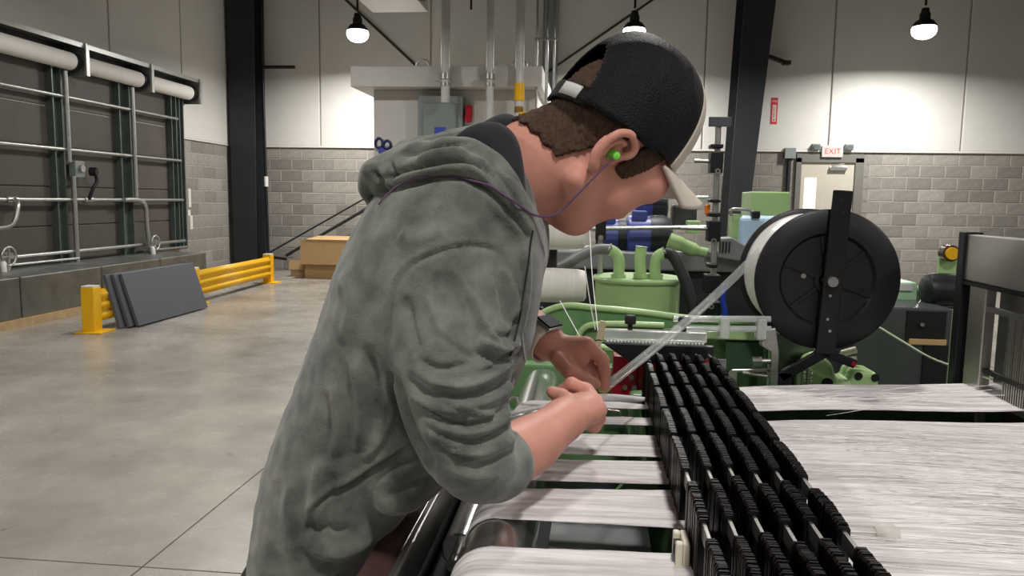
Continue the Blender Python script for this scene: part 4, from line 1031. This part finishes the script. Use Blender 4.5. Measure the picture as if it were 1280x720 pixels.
MT['skin'] = mat('skin', 'cb9080', .5, var=.08, vscale=22, bump=.06, bscale=350, sss=.25, spec=.35)
MT['hoodie'] = mat('heather_grey_fleece', '4b4d49', .95, col2='80827b', vscale=20, bump=.3, bscale=420, sheen=.3, spec=.1, detail=9)
MT['lining'] = mat('dark_hood_lining', '2f3033', .95, var=.1, vscale=40, bump=.2, bscale=400, sheen=.1, spec=.1)
MT['hair'] = mat('brown_hair', '4a382c', .7, var=.35, vscale=240, bump=.7, bscale=420, stretch=(1, 1, .35), spec=.2)
MT['cap_mesh'] = mat('black_mesh', '070708', .55, var=.2, vscale=60, bump=.6, bscale=420, spec=.25)
MT['cap_front'] = mat('beige_twill', 'c2b8ab', .85, var=.04, vscale=30, bump=.15, bscale=500)
MT['trouser'] = mat('dark_trousers', '26272b', .85, var=.1, vscale=30, bump=.2, bscale=300)
MT['shoe'] = mat('dark_shoe', '1c1b1b', .6)
MT['strap'] = mat('watch_strap', 'd9d2c4', .5)
MT['glass'] = mat('black_glass', '08090b', .5, spec=.08)
MT['cord'] = mat('purple_cord', '5a3f5e', .6)
MT['plug'] = mat('green_foam', '7fe04a', .7)

person = thing('person', 'person in grey hoodie and black cap bending over the warp, tying yarn', 'person')
# ---- head frame
PSI, TH, RO = math.radians(39), math.radians(49), math.radians(15)
f0 = np.array([math.cos(PSI), math.sin(PSI), 0]); zz = np.array([0, 0, 1.])
hf = math.cos(TH) * f0 - math.sin(TH) * zz; hu = math.sin(TH) * f0 + math.cos(TH) * zz; hs = np.cross(hf, hu)   # hs: to his right, towards the camera
hu2 = math.cos(RO) * hu + math.sin(RO) * hs; hs2 = math.cos(RO) * hs - math.sin(RO) * hu; hu, hs = hu2, hs2
HS = 1.02
EAR = D(765, 198, .985)
HM = EAR - hs * .074 * HS
HA = np.array([hf, hu, hs])
H = lambda f, u, s_=0.: HM + HS * (f * hf + u * hu + s_ * hs)
HR = lambda *r: np.array(r) * HS
# ---- body
_lo = D(330, 790, 1.2)
B = Field((_lo[0], .8, _lo[2]), (.17, 1.42, 1.62), .0027)
# head
B.ell(H(.006, .054), HR(.088, .088, .074), HA, .01)
B.ell(H(.034, -.014), HR(.058, .07, .057), HA, .02)
B.ell(H(.058, -.064), HR(.026, .022, .03), HA, .022)
for sg in (-1, 1):
    B.ell(H(.06, -.004, .036 * sg), HR(.03, .034, .028), HA, .018)
    B.ell(H(.07, .05, .03 * sg), HR(.028, .028, .034), HA, .012)
    B.seg(H(.0, -.046, .05 * sg), H(.055, -.068, .022 * sg), HR(.017, .015), HR(.016, .015), hs, .025)
    B.ell(H(.078, .036, .034 * sg), HR(.024, .018, .03), HA, .014)
    B.ell(H(.055, .03, .046 * sg), HR(.04, .034, .026), HA, .014)
B.seg(H(.082, .032), H(.098, -.002), HR(.01, .009), HR(.014, .013), hs, .012)
B.ell(H(.092, -.008), HR(.014, .01, .018), HA, .008)
B.ell(H(.078, -.035), HR(.012, .009, .022), HA, .008)
for sg in (-1, 1):
    B.ell(H(.088, .016, .032 * sg), HR(.008, .009, .014), HA, .01, 's')
    B.ell(H(.078, .015, .031 * sg), HR(.011, .010, .013), HA, .003)
B.ell(H(.089, -.0355), HR(.012, .0025, .017), HA, .003, 's')
# neck
nk = [(575, 290, 1.07, 60, .07), (612, 246, 1.07, 60, .068), (655, 218, 1.065, 55, .058), (702, 200, 1.06, 54, .056), (735, 190, 1.06, 50, .05)]
B.chain(ch(nk), perp_u(ch(nk)), .02)
# torso core
ts = [(400, 760, 1.12, 60, .14), (412, 650, 1.12, 66, .145), (455, 560, 1.11, 76, .14), (510, 440, 1.09, 84, .15), (555, 345, 1.07, 82, .17), (580, 290, 1.07, 60, .16)]
B.chain(ch(ts), perp_u(ch(ts), 2), .02, n=2)
# near arm
na = [(572, 345, .97, 46), (566, 430, .93, 44), (573, 520, .90, 40), (592, 574, .90, 37), (630, 572, .945, 36), (664, 555, 1.0, 33), (690, 536, 1.055, 25), (708, 522, 1.095, 24)]
B.chain([r[:4] + [r[4]] for r in ch(na)], perp_u(ch(na)), .012)
# far arm
fa = [(600, 330, 1.24, 40), (598, 400, 1.34, 36), (612, 402, 1.37, 32), (640, 402, 1.345, 28), (664, 411, 1.31, 22), (684, 428, 1.28, 20)]
B.chain(ch(fa), perp_u(ch(fa)), .012)
def finger(pts, r0, r1, k=.004):
    P = [D(*p) for p in pts]; n_ = len(P)
    for i in range(n_ - 1):
        a = r0 + (r1 - r0) * i / (n_ - 1); b = r0 + (r1 - r0) * (i + 1) / (n_ - 1)
        B.seg(P[i], P[i + 1], (a, a), (b, b), hs, k)
# near hand: loosely closed fist seen from the back of the hand
B.seg(D(706, 523, 1.09), D(732, 510, 1.14), (.022, .027), (.024, .034), D(0, 0, 1) - D(0, 10, 1), .014)
finger([(716, 507, 1.125), (744, 503, 1.15), (733, 488, 1.175), (714, 480, 1.175), (703, 489, 1.18), (706, 500, 1.185)], .0125, .0085, .006)
finger([(722, 512, 1.14), (749, 513, 1.168), (738, 494, 1.2), (716, 490, 1.2), (706, 499, 1.205)], .0125, .0085, .006)
finger([(722, 518, 1.15), (748, 523, 1.18), (738, 507, 1.215), (718, 503, 1.215), (708, 512, 1.215)], .0118, .008, .006)
finger([(718, 524, 1.15), (743, 533, 1.18), (736, 520, 1.215), (720, 516, 1.22)], .0105, .0078, .006)
finger([(710, 514, 1.10), (709, 503, 1.125), (702, 496, 1.145), (690, 490, 1.15)], .0145, .0095, .008)
# far hand: back of the hand up, index finger and thumb pinching the tape
B.seg(D(690, 434, 1.275), D(722, 444, 1.27), (.022, .02), (.034, .022), D(0, 0, 1) - D(0, 10, 1), .014)
finger([(712, 440, 1.265), (734, 431, 1.262), (750, 446, 1.272), (756, 464, 1.29), (757, 481, 1.30)], .0135, .0082, .006)
finger([(714, 448, 1.275), (738, 437, 1.285), (754, 450, 1.30), (757, 470, 1.315)], .0125, .0085, .006)
finger([(710, 456, 1.28), (732, 452, 1.30), (744, 466, 1.31), (738, 478, 1.31)], .0122, .0085, .006)
finger([(702, 458, 1.285), (720, 464, 1.30), (732, 474, 1.31), (726, 480, 1.31)], .0112, .008, .006)
finger([(698, 448, 1.25), (712, 464, 1.235), (730, 473, 1.245), (745, 480, 1.275)], .0142, .0092, .008)
HAIRR = B.region(HM - .15, HM + .17); HAIRB = B.g[HAIRR[0]].copy()
# ear (near and far)
for sg in (1, -1):
    e = lambda f, u, o: H(f, u, sg * (.0715 + o))
    B.ell(e(-.012, .004, -.002), HR(.016, .028, .008), HA, .006)
    hx = [(.006, .010, .004), (.010, .022, .008), (.002, .031, .013), (-.014, .031, .018), (-.026, .02, .021), (-.029, .006, .02), (-.023, -.012, .014), (-.013, -.026, .008), (-.004, -.028, .004)]
    P = crom([list(e(*q)) + [.0042, .0042] for q in hx], 4)
    for i in range(len(P) - 1): B.seg(P[i, :3], P[i + 1, :3], P[i, 3:], P[i + 1, 3:], hs + .01 * hf, .004)
    B.seg(e(-.006, -.026, .004), e(-.012, -.022, .007), HR(.007, .0045), HR(.007, .005), hf, .005)
    B.seg(e(.004, -.002, .003), e(.004, .006, .004), (.004, .004), (.004, .004), hf, .004)
    P = crom([list(e(*q)) + [.003, .003] for q in [(-.004, .022, .008), (-.015, .018, .01), (-.019, .004, .01), (-.014, -.01, .008)]], 4)
    for i in range(len(P) - 1): B.seg(P[i, :3], P[i + 1, :3], P[i, 3:], P[i + 1, 3:], hs + .01 * hf, .004)
    B.ell(e(-.006, .002, .006), HR(.007, .01, .007), HA, .004, 's')
V, Q = B.mesh(); V = smooth(V, Q, 2)
qobj('body', V, Q, MT['skin'], person)
del B
# ---- hair: a clipped shell on the skull
r_h = HAIRR
_P = r_h[1]; q = (_P - HM) / HS; f_, u_, s_ = q @ hf, q @ hu, q @ hs
low = -.046 - u_ + np.clip(f_ + .034, 0, 1) * 2.6 + np.clip(-f_ - .055, 0, 1) * .1 + .004 * np.sin(f_ * 210) * np.cos(s_ * 150)
side = np.maximum.reduce([f_ - (.04 + .25 * (u_ - .02)), .0 - u_, .016 - f_])
clip = np.minimum(low, side)
top = u_ - .12
d = np.maximum(np.maximum(HAIRB - .0055, clip * .7), top)
Hh = Field(_P[0, 0, 0], _P[-1, -1, -1], .0027); Hh.g = np.ascontiguousarray(d.astype(np.float32)); Hh.lo = _P[0, 0, 0].astype(float)
V, Q = Hh.mesh(); V = smooth(V, Q, 1); N_ = vnormals(V, Q); V = V + N_ * np.random.default_rng(3).normal(0, .0007, (len(V), 1))
qobj('hair', V, Q, MT['hair'], person)
for sg in (1, -1):
    P = crom([list(H(.084, .03, .058 * sg)), list(H(.098, .037, .04 * sg)), list(H(.104, .035, .016 * sg))], 5)
    ob('eyebrow', MB().tube(P, .0035, 8), MT['hair'], person)
# ---- cap
CT = math.radians(17)                               # worn tipped back a little
cf = math.cos(CT) * hf + math.sin(CT) * hu; cu_ = math.cos(CT) * hu - math.sin(CT) * hf
CO = H(-.004, .047)
CR = (.105, .092, .125)
cap_pt = lambda f, s_, u: CO + HS * (f * cf + s_ * hs + u * cu_)
def dome(a, t):
    """a: angle round the crown (0 = forehead), t: 0 rim .. 1 top"""
    ph = t * math.pi / 2; r = math.cos(ph) ** .62; z = math.sin(ph) ** .95
    fb = (CR[0] if math.cos(a) > 0 else .088) * math.cos(a); sb = CR[1] * math.sin(a)
    front = max(0, math.cos(a)) * .012 * math.sin(ph * 2)
    return cap_pt(fb * r + front, sb * r, CR[2] * z - .012 * (1 - t) * (1 if math.cos(a) < .2 else .4))
def capgrid(a0, a1, na_, nt, t0=0., t1=1., off=0.):
    return np.array([[dome(a0 + (a1 - a0) * i / na_, t0 + (t1 - t0) * j / nt) for j in range(nt + 1)] for i in range(na_ + 1)])
cap = bpy.data.objects.new('cap', None); COL.objects.link(cap); cap.parent = person
cap['label'] = 'black mesh trucker cap with beige front and brim'
FA = math.radians(52)
NA, NT = 96, 28
G = capgrid(FA, 2 * math.pi - FA, NA, NT)
def back_hole(i, j):
    a = FA + (2 * math.pi - 2 * FA) * (i + .5) / NA; t_ = (j + .5) / NT
    x = (a - math.pi) / .5; z_ = (t_ - .1) / .33
    return x * x + z_ * z_ < 1 and t_ > .0
mb = MB(); mb.v = [tuple(p) for p in G.reshape(-1, 3)]
for i in range(NA):
    for j in range(NT):
        if back_hole(i, j) and j > 2: continue
        if back_hole(i, j) and j <= 2: continue
        mb.f.append((i * (NT + 1) + j, i * (NT + 1) + j + 1, (i + 1) * (NT + 1) + j + 1, (i + 1) * (NT + 1) + j)); mb.sm.append(True)
ob('mesh_crown', mb, MT['cap_mesh'], cap, solid=.003)
ob('front_panel', MB().grid(capgrid(-FA, FA, 28, NT)), MT['cap_front'], cap, solid=.004)
for a in (math.radians(100), math.radians(-100), FA, -FA):
    P = [dome(a, t_) for t_ in np.linspace(0, 1, 20)]
    ob('seam', MB().tube(P, .0018, 6), MT['cap_mesh'] if abs(a) > 1 else MT['cap_front'], cap)
ob('button', MB().lathe(cap_pt(.0, 0, CR[2] - .002), cu_, [(0, .007), (.006, .006), (.009, .002), (.009, -.002), (0, -.002)], 16), MT['cap_front'], cap)
# rim band behind, strap with printed tab
P = [dome(a, .0) for a in np.linspace(math.pi - .62, math.pi + .62, 24)]
rows = []
for dz in (-.004, .020):
    rows.append([tuple(np.array(p) + cu_ * dz * HS) for p in P])
st = ob('strap', MB().grid(rows), MT['cap_mesh'], cap, solid=.003)
rows = []
for dz in (.0, .017):
    rows.append([tuple(np.array(dome(a, 0.0)) + cu_ * dz * HS - cf * .003) for a in np.linspace(math.pi - .46, math.pi - .08, 8)])
sl = ob('strap_label', MB().grid(rows), mat('strap_print', 'b9b9b4', .6), st, solid=.002)
# brim
def brim(r, a):
    bx = CR[0] - .006 + r * .074 * (1 - .12 * abs(a) ** 2); 
    sx_ = math.sin(a * .95) * CR[1] * (1 - .02 * r)
    fx = (CR[0] * math.cos(a * .95)) + r * .074 * math.cos(a * .8) ** .6
    z = .004 - .004 * r - (sx_ / CR[1]) ** 2 * .054 * (.45 + .55 * r)
    return cap_pt(fx, sx_, z)
rows = [[tuple(brim(r, a)) for a in np.linspace(-1.05, 1.05, 29)] for r in np.linspace(-.05, 1, 12)]
ob('brim', MB().grid(rows), MT['cap_front'], cap, solid=.005)
# ---- ear plug with cord
ep = bpy.data.objects.new('ear_plug', None); COL.objects.link(ep); ep.parent = person; ep['label'] = 'green foam ear plug with thin purple cord'
e0 = H(-.005, .002, .078)
ob('foam', MB().lathe(e0, -hs, [(0, -.012), (.0045, -.011), (.006, -.006), (.0062, .004), (0, .006)], 14), MT['plug'], ep)
# ---- watch on the far wrist
wt = bpy.data.objects.new('watch', None); COL.objects.link(wt); wt.parent = person; wt['label'] = 'black faced wrist watch with pale strap'
w0 = D(679, 427, 1.285); wd_ = D(692, 438, 1.272) - D(656, 406, 1.32); wd_ /= np.linalg.norm(wd_)
wu = np.array([.5, -.55, .75]); wu -= wd_ * (wu @ wd_); wu /= np.linalg.norm(wu); wv = np.cross(wd_, wu)
ringp = lambda a, l, r: w0 + wd_ * l + (wu * math.cos(a) + wv * math.sin(a)) * r
rows = [[tuple(ringp(a, l, .0335)) for a in np.linspace(0, 2 * math.pi, 41)] for l in (-.013, -.004, .004, .013)]
ob('strap', MB().grid(rows), MT['strap'], wt, solid=.003)
RW = Matrix([[wd_[i], wv[i], wu[i]] for i in range(3)])
ob('case', MB().box(w0 + wu * .0365, (.037, .033, .009), RW), MT['galv'], wt, bevel=.004, seg=3)
ob('screen', MB().box(w0 + wu * .042, (.034, .030, .003), RW), MT['glass'], wt, bevel=.0012)
# ---- hoodie
hood = Field((D(300, 700, 1.2)[0], .72, .66), (.0, 1.45, 1.5), .0036)
tr = [(392, 790, 1.12, 68, .165), (394, 735, 1.12, 70, .17), (404, 670, 1.12, 77, .175), (431, 592, 1.115, 91, .17), (478, 508, 1.10, 104, .165), (518, 422, 1.085, 110, .175), (551, 342, 1.07, 112, .185), (580, 280, 1.065, 92, .165), (606, 238, 1.065, 66, .115)]
hood.chain(ch(tr), perp_u(ch(tr)), .02)
hood.chain(ch([(572, 320, 1.0, 66, .075), (600, 300, 1.06, 62, .08), (612, 315, 1.16, 60, .075)]), fwd * 0 + np.array([.3, 0, 1]), .03)
# front of the jacket hanging open
fj = [(646, 300, 1.0, 22, .05), (645, 360, 1.0, 18, .05), (632, 420, 1.0, 22, .06), (600, 480, 1.02, 28, .08), (548, 550, 1.06, 28, .11), (522, 580, 1.07, 24, .12)]
hood.chain(ch(fj), perp_u(ch(fj)), .03)
sv = [(575, 335, .985, 66, .07), (570, 372, .955, 74, .07), (566, 420, .93, 78, .072), (565, 470, .905, 72, .07), (572, 522, .89, 64, .062), (588, 565, .888, 54, .056), (610, 581, .915, 44, .048), (626, 577, .94, 42, .046)]
hood.chain(ch(sv), perp_u(ch(sv)), .012, cap=.5)
fs = [(600, 325, 1.22, 60, .07), (598, 390, 1.31, 52, .06), (606, 408, 1.36, 42, .05), (626, 406, 1.355, 36, .045)]
hood.chain(ch(fs), perp_u(ch(fs)), .02, cap=.5)
# hood bunched round the neck
hd1 = [(474, 226, 1.02, 15), (512, 222, .975, 19), (562, 212, .945, 21), (610, 232, .94, 21), (644, 268, .95, 20), (660, 300, .985, 14)]
hd2 = [(482, 206, 1.03, 11), (530, 196, .99, 15), (580, 186, .965, 14), (618, 206, .958, 14), (643, 244, .96, 13), (662, 278, .985, 10)]
hd3 = [(506, 187, 1.05, 10), (550, 176, 1.03, 9), (596, 164, 1.04, 9), (628, 160, 1.09, 9), (640, 168, 1.15, 12), (652, 200, 1.18, 16), (664, 260, 1.16, 18)]
for c_, kk in ((hd1, .014), (hd2, .006), (hd3, .006)):
    hood.chain(ch(c_), perp_u(ch(c_)), kk)
hood.ell(D(478, 216, 1.06), (.022, .07, .022), None, .012)
hood.ell(D(468, 232, 1.07), (.014, .06, .03), None, .01)
hood.ell(D(550, 215, 1.07), (.085, .11, .045), None, .012)
# neck opening
nko = [(600, 240, 1.07, 52, .06), (655, 218, 1.065, 60, .066), (700, 205, 1.06, 60, .066)]
hood.chain(ch(nko), perp_u(ch(nko)), .006, op='s')
# cuff opening
co = [(634, 573, .95, 33), (664, 555, 1.0, 36), (700, 536, 1.055, 36)]
hood.chain(ch(co), perp_u(ch(co)), .004, op='s')
V, Q = hood.mesh(); V = smooth(V, Q, 2); N_ = vnormals(V, Q)
if ((N_ * (V - V.mean(0))).sum(1)).mean() < 0: N_ = -N_
folds = [
 # sleeve, bunched at the elbow
 ([(512, 458), (545, 478), (585, 482), (625, 462), (648, 440)], 5, .007), ([(508, 472), (540, 492), (575, 497), (604, 488)], 3.5, -.006),
 ([(560, 506), (600, 504), (630, 488), (644, 470)], 5, .006), ([(514, 492), (545, 510), (580, 515)], 5, .005), ([(590, 498), (622, 486), (645, 466)], 3, -.006),
 ([(520, 506), (560, 528), (600, 530), (636, 508)], 3.5, -.007), ([(530, 522), (572, 540), (612, 534), (642, 512)], 5, .006),
 ([(560, 552), (596, 552), (625, 540), (646, 524)], 3, -.006), ([(532, 536), (560, 552), (590, 558)], 4, .005), ([(545, 560), (590, 568), (628, 556), (650, 538)], 4.5, .005),
 ([(540, 552), (565, 568), (600, 574)], 3, -.005), ([(575, 585), (612, 578), (645, 560)], 3, -.004), ([(560, 586), (592, 596), (626, 590)], 5, .004),
 ([(520, 448), (552, 460), (590, 452)], 4, -.005), ([(596, 470), (622, 456), (646, 430)], 3, -.005), ([(528, 480), (560, 500), (600, 516), (636, 520)], 3, .004),
 ([(596, 424), (625, 438), (650, 428)], 4.5, .009), ([(590, 436), (626, 451), (652, 442)], 3, -.007), ([(604, 410), (628, 420), (650, 414)], 3, -.004),
 ([(564, 331), (587, 371), (604, 407), (627, 433)], 5, .008), ([(575, 345), (592, 390), (606, 425)], 5, -.005), ([(552, 340), (572, 380), (588, 420)], 7, -.004),
 ([(627, 335), (640, 371), (642, 400)], 4.5, .007), ([(618, 340), (630, 375), (634, 405)], 4, -.005), ([(530, 350), (545, 395), (560, 440)], 7, .005), ([(508, 370), (514, 410), (524, 445)], 6, -.005),
 ([(545, 415), (572, 438), (600, 448)], 5, -.004),
 # armhole seam
 ([(486, 450), (487, 400), (492, 366), (500, 347), (520, 327), (560, 311), (604, 308), (634, 322)], 3.2, -.003),
 ([(481, 450), (482, 400), (487, 364), (497, 343), (518, 323), (560, 305), (606, 302), (638, 317)], 4, .0018),
 ([(488, 462), (498, 500), (516, 545), (542, 588)], 6, -.012),
 # body
 ([(443, 440), (452, 500), (448, 564)], 7, .007), ([(460, 430), (470, 490), (468, 550)], 9, -.006),
 ([(418, 480), (425, 530), (420, 570)], 8, .005), ([(405, 490), (408, 540), (402, 580)], 7, -.005),
 ([(403, 570), (394, 613), (390, 655)], 7, .007), ([(415, 590), (412, 640), (408, 668)], 8, -.005),
 ([(377, 672), (408, 690), (445, 680), (470, 655)], 8, .009), ([(385, 655), (400, 668), (440, 660)], 6, -.006),
 ([(365, 600), (362, 650), (372, 700)], 8, .005), ([(345, 600), (343, 650), (350, 700)], 7, -.004),
 ([(388, 665), (398, 631), (439, 607), (488, 573), (525, 548)], 3.5, -.005), ([(382, 662), (394, 626), (436, 601), (486, 567), (522, 542)], 4, .003),
 ([(455, 575), (480, 540), (500, 500)], 6, .004), ([(470, 610), (500, 590), (535, 575)], 6, .005), ([(480, 622), (515, 606), (545, 596)], 5, -.005),
 ([(430, 340), (440, 380), (430, 430)], 10, .004), ([(465, 300), (468, 350), (460, 400)], 12, -.003), ([(500, 290), (520, 300), (560, 290)], 10, .003),
 # front edge and zip
 ([(650, 300), (652, 360), (640, 420), (628, 470)], 3, -.004), ([(660, 300), (660, 360), (650, 420)], 3, .003),
 # hood
 ([(470, 250), (480, 238), (505, 231), (560, 221), (605, 236), (640, 268), (664, 300)], 3.5, -.009),
 ([(476, 224), (500, 213), (530, 206), (580, 199), (612, 214), (638, 250)], 3.2, -.010), ([(598, 198), (620, 222), (644, 262)], 3, .005), ([(610, 196), (632, 226), (652, 262)], 2.6, -.006),
 ([(500, 222), (540, 213), (585, 210), (615, 228)], 4, .005), ([(520, 200), (550, 192), (585, 190)], 3.5, .005),
 ([(500, 193), (545, 184), (590, 176)], 2.6, -.007), ([(506, 181), (548, 172), (592, 162)], 2.4, .003), ([(466, 212), (474, 228), (470, 250)], 3.5, -.008), ([(486, 200), (490, 214), (482, 232)], 3, -.006),
]
V = strokes(V, N_, folds)
_ph = np.random.default_rng(11)
_cr = np.zeros(len(V))
for _i in range(26):
    _k = _ph.normal(0, 1, 3); _k = _k / np.linalg.norm(_k) * _ph.uniform(60, 190); _cr += np.sin(V @ _k + _ph.uniform(0, 6.28)) * .0002
V = V + N_ * _cr[:, None]
hoodie = qobj('hoodie', V, Q, MT['hoodie'], person)
_hp = proj(V); _hd = np.linalg.norm(V - CAMO, axis=1)
def snap(px, py, lift=.0015, r=3.5):
    i_ = np.where(((_hp - [px, py]) ** 2).sum(1) < r * r)[0]
    if len(i_) == 0: return None
    k_ = i_[np.argmin(_hd[i_])]; p_ = CAMO + ray(px, py) / np.linalg.norm(ray(px, py)) * (_hd[k_] - lift)
    return p_
cp = [e0 + hs * .008, D(752, 212, .97), D(725, 240, .965), D(700, 264, .965), D(684, 271, .95)]
for (x, y) in ((666, 268), (654, 260), (640, 250), (626, 241), (612, 232), (591, 226), (570, 221), (550, 220), (530, 221), (515, 225), (500, 231), (490, 238), (480, 247), (473, 256)):
    p_ = snap(x, y)
    if p_ is not None: cp.append(p_)
ob('cord', MB().tube(crom(cp, 5), .0014, 6), MT['cord'], ep)
del hood
ln = Field(D(540, 300, .9) - [.02, 0, .02], D(690, 120, 1.0) + [.03, .3, .03], .003)
ln = Field((D(540, 250, 1.1)[0], .88, 1.3), (.02, 1.28, 1.52), .003)
for rows_ in ([(578, 178, 1.0, 10), (606, 172, 1.0, 14), (624, 181, .99, 18), (633, 212, .978, 17), (640, 246, .97, 13), (650, 270, .975, 8)],
              [(600, 170, 1.03, 10), (628, 158, 1.06, 11), (638, 163, 1.1, 12), (646, 190, 1.15, 14)]):
    ln.chain(ch(rows_), perp_u(ch(rows_)), .012)
ln.chain(ch(nko), perp_u(ch(nko)), .004, op='s')
V, Q = ln.mesh(); qobj('hood_lining', smooth(V, Q, 2), Q, MT['lining'], hoodie)
# zip edge strip and draw cord end
zp = [snap(x, y, .001) for (x, y) in ((666, 288), (663, 306), (661, 325), (658, 345), (655, 365), (652, 385), (648, 405), (643, 425), (638, 445))]
zp = [p_ for p_ in zp if p_ is not None]
if len(zp) > 3: ob('zip_tape', MB().tube(crom(zp, 4), .0013, 8), MT['lining'], hoodie)
ob('draw_cord', MB().tube(crom([D(648, 392, .95), D(652, 410, .94), D(654, 432, .94), D(657, 450, .945)], 5), .002, 8), MT['galv'], hoodie)
# ---- trousers and shoes
tf = Field((-.62, .8, .02), (-.05, 1.5, .98), .006)
hipz = D(400, 745, 1.12)
hx, hz = hipz[0], hipz[2]
tf.ell((hx, 1.12, hz), (.125, .165, .12), None, .02)
for sy_, kx in ((1.03, -.06), (1.22, .02)):
    tf.chain([[hx, sy_, hz - .02, .095, .09], [hx + kx + .03, sy_, .48, .072, .07], [hx + kx - .02, sy_, .25, .062, .06], [hx + kx - .03, sy_, .07, .06, .058]], (1, 0, 0), .02)
V, Q = tf.mesh(); qobj('trousers', smooth(V, Q, 2), Q, MT['trouser'], person)
for sy_, kx in ((1.03, -.06), (1.22, .02)):
    sf = Field((hx + kx - .16, sy_ - .08, -.01), (hx + kx + .26, sy_ + .08, .16), .004)
    sf.chain([[hx + kx - .07, sy_, .045, .04, .042], [hx + kx + .03, sy_, .045, .043, .042], [hx + kx + .16, sy_, .04, .045, .036]], (0, 1, 0), .01)
    sf.seg((hx + kx - .035, sy_, .06), (hx + kx - .03, sy_, .1), (.045, .042), (.046, .043), (1, 0, 0), .02)
    V, Q = sf.mesh(); V = smooth(V, Q, 1); V[:, 2] = np.maximum(V[:, 2], .0); qobj('shoe', V, Q, MT['shoe'], person)
